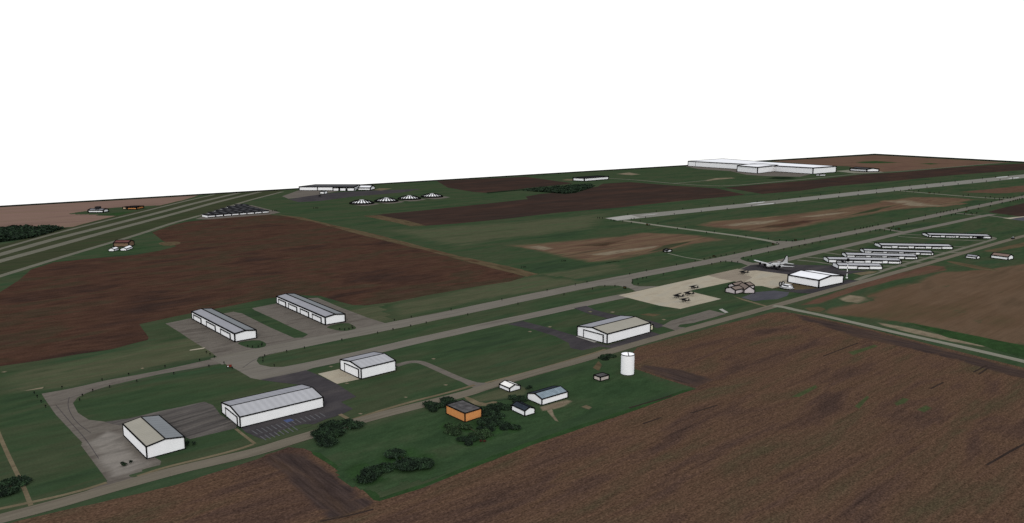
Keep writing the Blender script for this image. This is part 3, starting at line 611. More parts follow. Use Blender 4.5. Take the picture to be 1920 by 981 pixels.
# farm buildings
hall('house', (872, 792.3), (836.8, 776), (903, 782.5), 775.3, 0, 'orange-walled building with a flat mottled grey roof among dark trees', 'house', [R_PATCH], wall=W_ORANGE, flat=True)
hall('shed', (955.4, 735.7), (936.5, 727.6), (975, 730), 728.7, 721.6, 'small white shed with a white roof, nearest the road above the farm barn', 'shed', [R_OFF, R_OFF])
hall('shed', (983.9, 780.9), (959.7, 769.4), (1003.5, 776), 771.2, 764, 'small white shed with a dark slate roof, below the farm barn', 'shed', [R_NAVY, R_NAVY])
hall('barn', (1016, 760.5), (1064.4, 746), (986.5, 750), 749.1, 738.3, 'white farm barn with a striped blue-grey roof', 'barn', [R_SLATE, R_NAVY])
hall('hut', (1125.6, 715.6), (1113.5, 711.2), (1142.6, 711.5), 707.5, 0, 'low weathered plank hut with a flat slate roof left of the silo', 'shed', [R_PATCH], wall=W_SHED, flat=True)
# terminal: three crossing wings
t = hall('terminal', (1378.5, 552), (1394.5, 548.8), (1357, 548.8), 544.5, 538.6, 'taupe building of several crossing gabled wings beside the pale apron', 'building', [R_TILE, R_TILE], wall=W_TAUPE, k=1.6)
def wing(root, *a, **k):
    o = hall(*a, **k); mw = root.matrix_basis.inverted() @ o.matrix_basis
    for ch in list(o.children):
        ch.parent = root; ch.matrix_basis = mw @ ch.matrix_basis
    bpy.data.objects.remove(o)
t.matrix_basis
wing(t, 'wing', (1394.8, 550.5), (1382, 543), (1409, 547), 544.3, 537.2, 'x', 'x', [R_TILE, R_TILE], wall=W_TAUPE, k=1.5)
wing(t, 'wing', (1404.5, 542.5), (1414, 541), (1392, 538), 536.5, 530.5, 'x', 'x', [R_TILE, R_TILE], wall=W_TAUPE, k=1.5)
wing(t, 'wing', (1378, 541), (1395, 537), (1367, 538.5), 536.2, 531.5, 'x', 'x', [R_TILE, R_TILE], wall=W_TAUPE, k=1.5)
# hangar rows at right
G6 = 'long hangar rows between the inner taxiway and the road'
for A, B, Cc, ev, rd, drs, lab in (
    ((1571.8, 504.7), (1654, 505.9), (1565.9, 499.2), 498.2, 493.3, [(.44, .71)], 'shortest of the long hangar rows, nearest the white hangar'),
    ((1553.5, 492.8), (1689.6, 495.4), (1548.8, 487.6), 486.7, 482.2, [(.11, .34), (.34, .50), (.59, .74), (.82, .98)], 'long hangar row just behind the shortest one, the second from the mast'),
    ((1587.4, 483.8), (1720, 487), (1582.4, 478.8), 478.4, 474, [(.12, .27), (.35, .5), (.58, .74), (.82, .97)], 'long hangar row, third counting away from the mast'),
    ((1620.6, 475.5), (1750, 479.2), (1615.4, 471), 470.6, 467, [(.11, .27), (.34, .50), (.58, .74), (.81, .97)], 'long hangar row, fourth counting away from the mast'),
    ((1651.7, 465.5), (1786.2, 467.9), (1645.6, 460.6), 460.4, 456.2, [(.01, .15), (.24, .38), (.47, .62), (.71, .85)], 'long hangar row, fifth counting away from the mast, just before the gap'),
    ((1741.3, 445.3), (1858, 448), (1735.5, 441), 440.8, 437.4, [(.04, .19), (.27, .43), (.49, .65), (.71, .87)], 'farthest long hangar row standing apart from the other five')):
    hall('hangar_row', A, B, Cc, ev, rd, lab, 'hangar', [R_LIGHT, R_MID], doors=[('u', a, b, .8) for a, b in drs], group=G6, k=1.3, hmin=1.7)
hall('house', (1830.9, 486.3), (1810.6, 483.8), (1836.3, 485), 482.4, 479.3, 'small white house with a grey gable roof right of the road', 'house', [R_MID, R_WHITE], k=1.2)
hall('house', (1889.8, 488), (1857.6, 484), (1897.7, 485.8), 482.3, 477.5, 'white house with an orange-brown roof end at the right edge', 'house', [R_ORANGE, R_BLACK], k=1.3, flat=False)
hall('hut', (1250.5, 473.6), (1243.8, 472.6), (1258, 472), 470, 467.6, 'tiny white hut at the end of a footpath off the main taxiway', 'hut', [R_DKGREY, R_DKGREY], k=1.9)
# far buildings
hall('shed', (1536.5, 330), (1530, 329.6), (1543, 329.3), 327.4, 0, 'tiny white shed below the corner of the factory', 'shed', [R_DKGREY], flat=True, k=.7)
hall('warehouse', (1625, 322.7), (1593.9, 320.7), (1638.4, 321.7), 317.5, 315.6, 'low white warehouse with a dark roof right of the factory', 'warehouse', [R_DKGREY, R_DKGREY], k=1.6)
hall('warehouse', (1095.5, 340.5), (1140.5, 336.9), (1082.5, 338.8), 334.3, 0, 'long low white warehouse left of the factory, above the dark wood', 'warehouse', [R_BLACK], flat=True, k=1.6)
t = hall('farmhouse', (194, 399), (165.6, 399), (204, 397.2), 394.3, 391.6, 'white farmhouse with a small dark cupola beyond the highway', 'house', [R_MID, R_DKGREY], k=1.6)
bm = bmesh.new(); prism(bm, [(-3, -3), (3, -3), (3, 3), (-3, 3)], 4, 8.2); meshobj('cupola', bm, R_BLACK, t)
bm = bmesh.new(); prism(bm, [(-2, -3.1), (2, -3.1), (2, -3.0), (-2, -3.0)], 6.2, 7.4); meshobj('cupola_window', bm, WALL, t)
t = hall('farmhouse', (256.6, 393.4), (239.4, 393.4), (267.6, 390.8), 389, 387, 'orange-walled farm building beyond the highway', 'house', [R_BLACK, R_BLACK], wall=W_ORANGE, k=1.6)
hall('shed', (236.5, 392.6), (230.4, 392.6), (238.5, 391.2), 388.6, 0, 'small pale brown shed touching the orange farm building', 'shed', [R_BLACK], wall=plain('pale_brown_wall', (.45, .33, .22)), flat=True, k=1.0)
hall('barn', (241.8, 463), (213.4, 463.2), (250.8, 459.8), 455.4, 450.5, 'brown plank barn with a red-brown roof beside the frontage road', 'barn', [R_RED, R_RED], wall=W_BROWN, k=1.3)
hall('shed', (214.4, 471.6), (203.6, 471.6), (222.6, 469), 467.8, 465.5, 'small white low shed in front of the brown barn, left one of two', 'shed', [R_WHITE, R_WHITE], k=1.0, ax='v')
hall('shed', (237.7, 470.4), (225.6, 470.6), (253, 466), 466.8, 464.5, 'longer white low shed in front of the brown barn, right one of two', 'shed', [R_WHITE, R_WHITE], k=1.0, ax='v')
hall('office_block', (694.6, 357.4), (671.5, 357.3), (703.5, 354.9), 352.4, 348.2, 'short white gabled hall at the right end of the long flat hall, horizon left', 'building', [R_WHITE, R_WHITE], k=1.6)
# long flat hall on the horizon
base = g(610, 357.5)
t = thing('long_hall', base, 0, 'long white hall with a dark flat roof on the left horizon', 'building')
hh = hgt(base, 350.8)
pts = [g(561.3, 357.3), g(665, 357.8), g(674, 346.6, hh), g(592, 346.6, hh)]
pl = [Vector((p.x-base.x, p.y-base.y, 0)) for p in pts]; w = lw(base, 1.5)
bm = bmesh.new(); prism(bm, [p.xy for p in pl], 0, hh); meshobj('wall', fixn(bm), WALL, t)
bm = bmesh.new(); prism(bm, [p.xy for p in pl], hh+.05, hh+.35); meshobj('roof', fixn(bm), R_DKGREY, t)
bm = bmesh.new()
for i in range(4):
    a, b = pl[i], pl[(i+1) % 4]; beam(bm, a, a+Vector((0, 0, hh)), w); beam(bm, a+Vector((0, 0, hh+.3)), b+Vector((0, 0, hh+.3)), w); beam(bm, a, b, w)
for f in (.33,): q = pl[0].lerp(pl[1], f); beam(bm, q, q+Vector((0, 0, hh)), w)
meshobj('trim', bm, BLACK, t)
for x0, x1 in ((624.5, 635.5), (637.2, 648.8), (651, 664.5)):
    a, b = g(x0, 358.3)-base, g(x1, 358.3)-base; bm = bmesh.new()
    q = [a.xy, b.xy, (b+Vector((0, 9, 0))).xy, (a+Vector((0, 9, 0))).xy]; prism(bm, q, 0, hh-.6); o = meshobj('bay', fixn(bm), WALL, t)
    bm = bmesh.new()
    for p, r in ((a, a+Vector((0, 0, hh-.6))), (b, b+Vector((0, 0, hh-.6))), (a+Vector((0, 0, hh-.6)), b+Vector((0, 0, hh-.6))), (a, b)): beam(bm, p, r, w)
    meshobj('bay_trim', bm, BLACK, o)
# factory
base = g(1524, 326.6); hh = hgt(base, 315.0)
t = thing('factory', base, 0, 'huge white flat-roofed factory on the right horizon', 'factory')
def blk(pts, h, roofmat, nm):
    pl = [Vector((p.x-base.x, p.y-base.y, 0)) for p in pts]; w = lw(base, 1.5)
    bm = bmesh.new(); prism(bm, [p.xy for p in pl], 0, h-.05); o = meshobj(nm, fixn(bm), WALL, t)
    bm = bmesh.new(); prism(bm, [p.xy for p in pl], h, h+.3); meshobj(nm+'_roof', fixn(bm), roofmat, o)
    bm = bmesh.new(); n = len(pl)
    for i in range(n):
        a, b = pl[i], pl[(i+1) % n]; beam(bm, a, a+Vector((0, 0, h)), w); beam(bm, a+Vector((0, 0, h+.1)), b+Vector((0, 0, h+.1)), w); beam(bm, a, b, w)
    return o, bm
h1 = hgt(g(1290, 311.7), 301.2)
o, bm = blk([g(1289.9, 311.7), g(1524, 326.7), g(1567, 323.1), g(1425.5, 303.4, hh), g(1355, 297.9, hh)], hh, R_WHITE, 'main_block')
for x, y in ((1295.5, 312), (1304, 312.6)):
    p = g(x, y)-base; beam(bm, p, p+Vector((0, 0, hh)), lw(base, .7))
meshobj('main_trim', bm, BLACK, o)
o, bm = blk([g(1382, 322.1), g(1420.2, 325.7), g(1458.2, 321.1), g(1420, 316.8)], hgt(g(1420.2, 325.7), 314.0), R_WHITE, 'front_block')
meshobj('front_trim', bm, BLACK, o)
# storage units in a stepped block
proto = None; k = 0
rows = [(389, 408.4, 505, 399.4, 8), (401, 404.6, 494.5, 396.8, 7), (413.5, 400.6, 486, 394.6, 5), (424, 396.8, 478, 392.6, 4), (435.5, 393.2, 470, 390.6, 3), (447, 389.8, 467, 388.6, 2)]
for r, (x0, y0, x1, y1, n) in enumerate(rows):
    a, b = g(x0, y0), g(x1, y1); d = (b-a)/n; L = d.length*.84; rz = math.atan2(d.y, d.x)
    for i in range(n):
        p = a+d*(i+.5)
        if proto is None:
            proto = thing('storage_unit', (0, 0, 0), 0, 'x', 'storage unit', 'storage units in stepped rows by the highway')
            W = 19.; hu = 3.2
            bm = bmesh.new(); box(bm, -.5, .5, 0, W, 0, hu); meshobj('wall', fixn(bm), WALL, proto)
            bm = bmesh.new(); box(bm, -.54, .54, -.5, W+.1, hu-.7, hu+.6); meshobj('roof', fixn(bm), R_BLACK, proto)
            bm = bmesh.new(); box(bm, -.3, .3, 6, 13, hu+.62, hu+.7); meshobj('roof_panel', fixn(bm), R_DKGREY, proto)
            bm = bmesh.new(); box(bm, -.54, .54, -.25, .02, -.1, .9); box(bm, -.55, -.5, -.25, .4, 0, hu); box(bm, .5, .55, -.25, .4, 0, hu); meshobj('trim', bm, BLACK, proto)  # black trim; foot band raised to stand in for the row's shadow
            o = proto
        else: o = copy_tree(proto)
        o.location = p; o.rotation_euler = (0, 0, rz); o.scale = (L, 1, 1)
        rn = ['front', 'second', 'third', 'fourth', 'fifth', 'rearmost'][r]
        pn = ['first', 'second', 'third', 'fourth', 'fifth', 'sixth', 'seventh', 'eighth'][i]
        o['label'] = 'white storage unit under a dark flat roof, %s from the left in the %s row' % (pn, rn)
# silo
b0 = g(1176.1, 704.6); rad = 13.0*b0.length/math.sqrt(F*F+0)/1.0*.98
b0 = b0+Vector((b0.x, b0.y, 0)).normalized()*rad; hs = hgt(g(1176, 704.6), 667.6)
t = thing('silo', b0, 0, 'tall white round silo with a low conical roof beside the ploughed field', 'silo')
bm = bmesh.new(); lathe(bm, [(rad, 0), (rad, hs)], 64); meshobj('wall', fixn(bm), WALL, t)
bm = bmesh.new(); lathe(bm, [(rad, hs+.02), (.05, hs+.9)], 64); meshobj('roof', fixn(bm), WALL, t)
bm = bmesh.new()
for z in (.1, hs):
    lathe(bm, [(rad-.03, z-.14), (rad+.14, z-.14), (rad+.14, z+.16), (rad-.03, z+.16)], 64, cap=False)
beam(bm, (0, -rad, hs+.1), (0, 0, hs+1.0), .3)
meshobj('rim', bm, BLACK, t)
# conical pavilions
P4 = None
for i, (x, y, ln) in enumerate(((678.5, 382, 'leftmost'), (724.5, 378, 'second from the left'), (767.5, 373.5, 'third from the left'), (810, 369.5, 'rightmost'))):
    c = g(x, y)
    if P4 is None:
        R = 19.0
        P4 = thing('tent_pavilion', c, 0, 'x', 'pavilion', 'conical pavilions near the horizon'); hp = hgt(c, 374.9)
        bm = bmesh.new(); n = 20
        lathe(bm, [(R, 0), (R, 1.5)], n); meshobj('wall', fixn(bm), R_DKGREY, P4)
        bm = bmesh.new(); lathe(bm, [(R, 1.5), (R*.6, hp*.76), (R*.3, hp*.98), (.3, hp)], n); meshobj('canopy', fixn(bm), WALL, P4)
        bm = bmesh.new()
        for k in range(n):
            a = 2*math.pi*k/n; u = Vector((math.cos(a), math.sin(a), 0))
            for (r0, z0), (r1, z1) in zip([(R, 1.5), (R*.6, hp*.76)], [(R*.6, hp*.76), (R*.3, hp*.98)]): beam(bm, u*r0+Vector((0, 0, z0)), u*r1+Vector((0, 0, z1)), 1.5 if r0 == R else 1.0)
        lathe(bm, [(R+.1, 0), (R+.7, 0), (R+.7, 2.0), (R-1.6, 2.5), (R-1.6, 1.9)], n, cap=False)
        meshobj('ribs', bm, BLACK, P4); o = P4
    else: o = copy_tree(P4); o.location = c
    o['label'] = 'low conical white pavilion with dark ribs, %s of four' % ln

# ---------------------------------------------------------------- aircraft
def airfoil(bm, root, tip, c0, c1, t0, t1, sw=0., mi=0):
    """tapered wing panel from root to tip (points), chord along -x"""
    def sec(p, c, t): return [Vector(p)+Vector(v) for v in ((c*.35, 0, 0), (c*.1, 0, t), (-c*.3, 0, t*.6), (-c*.65, 0, 0), (-c*.3, 0, -t*.3), (c*.1, 0, -t*.5))]
    a = [bm.verts.new(v) for v in sec(root, c0, t0)]; b = [bm.verts.new(v) for v in sec(tip, c1, t1)]
    for k in range(6): bm.faces.new([a[k], a[(k+1) % 6], b[(k+1) % 6], b[k]])
    bm.faces.new(a[::-1]); bm.faces.new(b)
def hull(bm, secs, seg=16):
    """fuselage along x: (x, z, ry, rz)"""
    R = [[bm.verts.new((x, ry*math.cos(2*math.pi*k/seg), z+rz*math.sin(2*math.pi*k/seg))) for k in range(seg)] for x, z, ry, rz in secs]
    for a, b in zip(R, R[1:]):
        for k in range(seg): bm.faces.new([a[k], a[(k+1) % seg], b[(k+1) % seg], b[k]])
    bm.faces.new(R[0]); bm.faces.new(R[-1])
def bomber():
    L, Rr = g(1415, 491, 3.), g(1488, 503.5, 3.); c = (L+Rr)/2; w = Rr-L
    n = Vector((w.y, -w.x, 0)).normalized(); sc = w.length/31.6
    t = thing('vintage_bomber', (c.x, c.y, 0), math.atan2(n.y, n.x), 'silver four-engined propeller aircraft parked on the dark apron', 'aeroplane')
    t.scale = (sc, sc, sc)
    S = lambda o: [setattr(p, 'use_smooth', True) for p in o.data.polygons]
    bm = bmesh.new(); hull(bm, [(7.2, 2.5, .15, .15), (6.9, 2.5, .6, .6), (6., 2.55, .9, 1.), (4.5, 2.7, 1.05, 1.25), (3.6, 2.9, 1.1, 1.5), (0, 2.8, 1.15, 1.3), (-5, 2.6, 1.0, 1.1), (-10, 2.5, .65, .75), (-14.3, 2.5, .3, .4), (-15.2, 2.5, .1, .15)])
    S(meshobj('fuselage', fixn(bm), METAL, t))
    bm = bmesh.new()
    for s in (-1, 1): airfoil(bm, (1.5, s*.9, 2.3), (.4, s*15.8, 3.7), 5.6, 2.3, .5, .18)
    meshobj('wing', fixn(bm), METAL, t)
    bm = bmesh.new()
    for s in (-1, 1): airfoil(bm, (-12.4, s*.4, 2.7), (-12.9, s*6.4, 2.8), 3.4, 1.8, .2, .1)
    meshobj('tailplane', fixn(bm), METAL, t)
    bm = bmesh.new()
    pr = [(-6.6, 3.5), (-9.5, 4.1), (-11.6, 5.6), (-12.7, 7.5), (-14.0, 7.9), (-14.9, 7.2), (-15.2, 5.2), (-15.2, 2.6), (-10, 2.9)]
    a = [bm.verts.new((x, -.14, z)) for x, z in pr]; b = [bm.verts.new((x, .14, z)) for x, z in pr]
    bm.faces.new(a); bm.faces.new(b[::-1])
    for k in range(len(pr)): j = (k+1) % len(pr); bm.faces.new([a[k], a[j], b[j], b[k]])
    fin = meshobj('tail_fin', fixn(bm), METAL, t)
    bm = bmesh.new()
    for p, q in zip(pr, pr[1:8]): beam(bm, (p[0], 0, p[1]), (q[0], 0, q[1]), .42)
    meshobj('fin_edge', bm, BLACK, fin)
    for s, y in ((1, 3.9), (1, 7.9), (-1, 3.9), (-1, 7.9)):
        z = 2.35+(y-.9)/14.9*1.4
        bm = bmesh.new(); lathe(bm, [(.35, -1.2), (.7, .2), (.8, 2.), (.78, 3.2)], 16, (1., s*y, z), 'X'); e = meshobj('engine', fixn(bm), METAL, t)
        bm = bmesh.new(); lathe(bm, [(.84, 3.0), (.9, 3.5), (.6, 3.62)], 16, (1., s*y, z), 'X'); meshobj('cowling', fixn(bm), BLACK, e)
        bm = bmesh.new(); lathe(bm, [(.25, 3.6), (.05, 4.1)], 10, (1., s*y, z), 'X')
        for k in range(3):
            a = 2*math.pi*k/3+.4; u = Vector((0, math.cos(a), math.sin(a))); m = Vector((4.85, s*y, z))
            beam(bm, m, m+u*1.7, .24)
        meshobj('propeller', fixn(bm), BLACK, e)
    for s in (-1, 1):
        bm = bmesh.new(); lathe(bm, [(.45, -.3), (.85, -.25), (.85, .25), (.45, .3)], 18, (2.4, s*3.9, .85), 'Y'); wv = meshobj('wheel', fixn(bm), RUBBER, t)
        bm = bmesh.new(); beam(bm, (2.4, s*3.9, .85), (1.9, s*3.9, 2.5), .3); meshobj('strut', bm, BLACK, wv)
    bm = bmesh.new(); lathe(bm, [(.1, -.12), (.35, -.1), (.35, .1), (.1, .12)], 12, (-10.6, 0, 1.25), 'Y'); beam(bm, (-10.6, 0, 1.2), (-10.2, 0, 2.2), .15); meshobj('tail_wheel', fixn(bm), RUBBER, t)
    bm = bmesh.new(); hull(bm, [(5., 3.7, .5, .2), (4.6, 4.0, .8, .45), (3.4, 4.25, .8, .5), (2.8, 4.0, .5, .3)]); meshobj('cockpit', fixn(bm), GLASS, t)
    bm = bmesh.new(); lathe(bm, [(.5, 4.1), (.5, 4.45), (.15, 4.7)], 14, (2.0, 0, 0)); meshobj('turret', fixn(bm), BLACK, t)
    bm = bmesh.new(); lathe(bm, [(.3, 1.05), (.6, 1.3), (.6, 1.6)], 14, (-2.6, 0, 0)); meshobj('turret', fixn(bm), BLACK, t)
    bm = bmesh.new()
    for s in (-1, 1): box(bm, -6.2, -5.2, s*1.0-.05, s*1.0+.05, 2.5, 3.1)
    meshobj('window', fixn(bm), GLASS, t)
bomber()
def light_plane():
    t = thing('light_aircraft', (0, 0, 0), 0, 'x', 'aeroplane')
    bm = bmesh.new(); hull(bm, [(2.3, 1.3, .3, .3), (2.1, 1.35, .5, .5), (.9, 1.55, .62, .7), (-.9, 1.55, .55, .65), (-3.2, 1.5, .28, .32), (-5., 1.6, .12, .2)], 12); meshobj('fuselage', fixn(bm), DARKP, t)
    bm = bmesh.new()
    for s in (-1, 1): airfoil(bm, (.3, s*.1, 2.25), (.2, s*5.4, 2.4), 1.9, 1.4, .28, .15)
    meshobj('wing', fixn(bm), DARKP, t)
    bm = bmesh.new()
    for s in (-1, 1): airfoil(bm, (-4.5, s*.1, 1.7), (-4.7, s*1.9, 1.72), 1.3, .9, .14, .08)
    meshobj('tailplane', fixn(bm), DARKP, t)
    bm = bmesh.new(); pr = [(-3.6, 1.7), (-4.5, 3.1), (-5.2, 3.15), (-5.1, 1.6)]
    a = [bm.verts.new((x, -.1, z)) for x, z in pr]; b = [bm.verts.new((x, .1, z)) for x, z in pr]
    bm.faces.new(a); bm.faces.new(b[::-1])
    for k in range(4): j = (k+1) % 4; bm.faces.new([a[k], a[j], b[j], b[k]])
    meshobj('tail_fin', fixn(bm), DARKP, t)
    bm = bmesh.new(); lathe(bm, [(.2, 2.3), (.03, 2.7)], 10, (0, 0, 1.35), 'X'); beam(bm, (2.45, -.6, .75), (2.45, .6, 1.95), .14); meshobj('propeller', fixn(bm), BLACK, t)
    for x, y in ((1.7, 0), (-.3, 1.15), (-.3, -1.15)):
        bm = bmesh.new(); lathe(bm, [(.1, -.12), (.34, -.1), (.34, .1), (.1, .12)], 12, (x, y, .34), 'Y'); o = meshobj('wheel', fixn(bm), RUBBER, t)
        bm = bmesh.new(); beam(bm, (x, y, .34), (x, y*.35, 1.2), .14); meshobj('strut', bm, BLACK, o)
    bm = bmesh.new(); hull(bm, [(1.2, 1.9, .4, .2), (.8, 2.05, .5, .25), (-.7, 2.05, .45, .22)], 10); meshobj('windscreen', fixn(bm), GLASS, t)
    return t
lp = None
for x, y, a, b, lab in ((1269.5, 559, (1262, 561), (1277, 556.5), 'small dark propeller plane on the pale apron, leftmost of the close trio'), (1289.5, 554, (1282, 555), (1297, 551), 'small dark propeller plane on the pale apron, right one of the close trio'),
                        (1299.5, 542, (1292.5, 542), (1306.5, 539), 'small dark propeller plane on the pale apron by the grass corner'), (1282.5, 566.5, (1274, 567), (1291, 563.5), 'small dark propeller plane on the pale apron, lowest of the close trio'),
                        (1393, 514, (1386, 514.5), (1400, 511.7), 'small dark propeller plane alone on the stained concrete below the bomber'), (1579, 493.5, (1572, 493.8), (1587, 493), 'small dark propeller plane in front of the second long hangar row'),
                        (1835, 448.2, (1828, 448.6), (1842, 447.6), 'small dark propeller plane in front of the farthest long hangar row'), (599, 369.5, (593, 369.7), (606, 369), 'small dark propeller plane on the far car park at the left horizon')):
    if lp is None: lp = light_plane(); o = lp
    else: o = copy_tree(lp)
    d = g(*b)-g(*a); n = Vector((-d.y, d.x, 0)).normalized()
    s = min(1.35, max(.85, d.length/10.8)) if y > 400 else 1.2
    o.location = g(x, y); o.rotation_euler = (0, 0, math.atan2(n.y, n.x)); o.scale = (s, s, s*1.15); o['label'] = lab; o['group'] = 'light aircraft parked on the airfield'
# hovercraft-like craft with two round fans
c0 = g(1475, 541.5); d = g(1484, 545)-g(1462, 541); rz = math.atan2(d.y, d.x)
t = thing('hovercraft', c0, rz, 'white low craft with two round fans on its stern beside the white hangar', 'hovercraft')
X, Y = 5.0, 3.7
bm = bmesh.new(); lathe(bm, [(1, 0), (1.04, .35), (1.0, .7)], 28); bmesh.ops.scale(bm, vec=(X, Y, 1), verts=bm.verts); meshobj('skirt', fixn(bm), BLACK, t)
bm = bmesh.new(); lathe(bm, [(1.0, .7), (1.05, .95), (1.02, 1.25), (.9, 1.4)], 28); bmesh.ops.scale(bm, vec=(X, Y, 1), verts=bm.verts); meshobj('hull', fixn(bm), WALL, t)
bm = bmesh.new(); lathe(bm, [(.93, 1.3), (1.08, 1.3), (1.08, 1.6), (.93, 1.6), (.93, 1.3)], 28, cap=False); bmesh.ops.scale(bm, vec=(X, Y, 1), verts=bm.verts); meshobj('deck_rail', fixn(bm), BLACK, t)
bm = bmesh.new(); prism(bm, [(-2.4, -1.9), (3.0, -1.9), (3.6, 0), (3.0, 1.9), (-2.4, 1.9)], 1.5, 3.0); cb = meshobj('cabin', fixn(bm), WALL, t)
bm = bmesh.new(); prism(bm, [(3.02, -1.7), (3.62, 0), (3.02, 1.7), (2.9, 0)], 2.0, 2.7); box(bm, -1.8, 2.6, -1.96, -1.9, 2.0, 2.7); meshobj('window', fixn(bm), GLASS, cb)
bm = bmesh.new()
for q in (((-2.4, -1.9, 3.05), (3, -1.9, 3.05)), ((3, -1.9, 3.05), (3.6, 0, 3.05)), ((3.6, 0, 3.05), (3, 1.9, 3.05)), ((-2.4, 1.9, 3.05), (3, 1.9, 3.05))): beam(bm, *q, .3)
meshobj('cabin_trim', bm, BLACK, cb)
for y in (-1.7, 1.7):
    bm = bmesh.new(); lathe(bm, [(1.25, -.35), (1.55, -.35), (1.55, .35), (1.25, .35), (1.25, -.35)], 22, (-4.2, y, 3.2), 'X', cap=False); beam(bm, (-4.2, y, 1.3), (-4.2, y, 2), .5)
    o = meshobj('fan_duct', fixn(bm), BLACK, t)
    bm = bmesh.new()
    for k in range(4): a = k*math.pi/4; u = Vector((0, math.cos(a), math.sin(a)))*1.2; m = Vector((-4.2, y, 3.2)); beam(bm, m-u, m+u, .16)
    meshobj('fan_blades', bm, METAL, o)
# small van-like shed near the long hall
hall('shed', (608, 364), (600, 363.8), (615.6, 363.2), 359.6, 358.4, 'tiny white shed on the far car park at the left horizon', 'shed', [R_BLACK, R_BLACK], k=1.0)
# car on the road
c0 = g(1899, 448.5); t = thing('parked_car', c0, TH, 'dark car driving on the road at the right edge', 'car'); t.name = 'car'
bm = bmesh.new(); hull(bm, [(2.4, .6, .8, .3), (2.2, .75, .95, .45), (0, .8, 1., .5), (-2.2, .8, .95, .5), (-2.5, .75, .8, .35)], 12); meshobj('body', fixn(bm), DARKP, t)
bm = bmesh.new(); hull(bm, [(1.1, 1.1, .7, .1), (.4, 1.5, .8, .35), (-1.3, 1.5, .8, .35), (-2., 1.1, .7, .1)], 12); meshobj('cabin', fixn(bm), GLASS, t)
for x in (1.5, -1.5):
    for y in (-.9, .9):
        bm = bmesh.new(); lathe(bm, [(.15, -.12), (.36, -.1), (.36, .1), (.15, .12)], 12, (x, y, .36), 'Y'); meshobj('wheel', fixn(bm), RUBBER, t)
t.scale = (1.15, 1.15, 1.3)
# beacon mast
b0 = g(1587.6, 521.6); hm = hgt(b0, 485)
t = thing('beacon_mast', b0, 0, 'tall thin striped mast with a dark lamp head beside the hangar rows', 'mast')
bm = bmesh.new(); n = 11
for i in range(n): lathe(bm, [(.26, hm*.88*i/n), (.24, hm*.88*(i+1)/n)], 10, mi=0 if i % 3 else 1)
meshobj('pole', fixn(bm), [PALE, BLACK], t)
bm = bmesh.new(); lathe(bm, [(1.25, hm*.86), (1.25, hm*.89)], 16); 
for k in range(8): a = k*math.pi/4; beam(bm, (1.2*math.cos(a), 1.2*math.sin(a), hm*.89), (1.2*math.cos(a), 1.2*math.sin(a), hm*.93), .1)
meshobj('platform', fixn(bm), BLACK, t)
bm = bmesh.new(); lathe(bm, [(.9, hm*.895), (1.0, hm*.95), (.9, hm), (.3, hm+.3)], 16); meshobj('lamp_head', fixn(bm), BLACK, t)
bm = bmesh.new(); beam(bm, (0, 0, 0), (0, 0, .1), 1.2); meshobj('foot', bm, PALE, t)

# ---------------------------------------------------------------- airfield signs
def sign(x, y, w, h, lab, faces=BLACK, rz=None, red=False):
    b = g(x, y); t = thing('taxiway_sign', b, TH-math.pi/2 if rz is None else rz, lab, 'sign', 'airfield guidance signs')
    bm = bmesh.new(); box(bm, -w/2, w/2, -.2, .2, .35, .35+h); o = meshobj('panel', fixn(bm), BLACK, t)
    bm = bmesh.new()
    for xx in (-w*.35, w*.35): box(bm, xx-.08, xx+.08, -.08, .08, 0, .35)
    meshobj('legs', fixn(bm), BLACK, t)
    bm = bmesh.new()
    if red:
        box(bm, -w/2+.3, -w*.12, -.23, -.202, .65, .05+h); meshobj('face', fixn(bm), PALE, o)
        bm = bmesh.new(); box(bm, w*.02, w/2-.12, -.23, -.202, .5, .2+h); meshobj('face', fixn(bm), REDP, o)
        bm = bmesh.new(); box(bm, -w/2, w/2, -.2, .2, .352+h, .45+h); meshobj('cap', fixn(bm), REDP, o)
    else: box(bm, -w/2+.3, w/2-.3, -.23, -.202, .35+h*.35, .35+h*.6); meshobj('face', fixn(bm), YELLOWP, o)
sign(430, 689.8, 2.3, 1.0, 'red and white airfield sign at the taxiway junction by the nearest hangar row', red=True, rz=math.radians(20))
for x, y, s, lab in ((1171.5, 542, 2.6, 'dark guidance sign on the grass where the main taxiway meets the apron link'), (1338.2, 482.4, 2.4, 'dark guidance sign above the main taxiway by the footpath end'), (1491.5, 452, 2.6, 'dark guidance sign above the main taxiway, right of the cross taxiway mouth'),
                     (1449.4, 459.8, 2.6, 'dark guidance sign left of the cross taxiway mouth'), (1685.3, 431, 2.8, 'dark guidance sign by the link to the inner taxiway before the fifth hangar row'), (1666.5, 429.3, 2.4, 'smaller dark sign left of the link to the inner taxiway'),
                     (1742.6, 362.8, 3.8, 'dark guidance sign on the far cross taxiway below the runway'), (1704.5, 357.2, 3.2, 'dark guidance sign at the runway end of the far cross taxiway'), (1811.5, 398.6, 3.0, 'dark guidance sign at the far link from the main taxiway'),
                     (1878, 376, 2.8, 'dark guidance sign at the main taxiway end of the far cross taxiway'), (1213.6, 423, 3.4, 'dark guidance sign on the cross taxiway near the pale runway end')):
    sign(x, y, s, s*.62, lab)
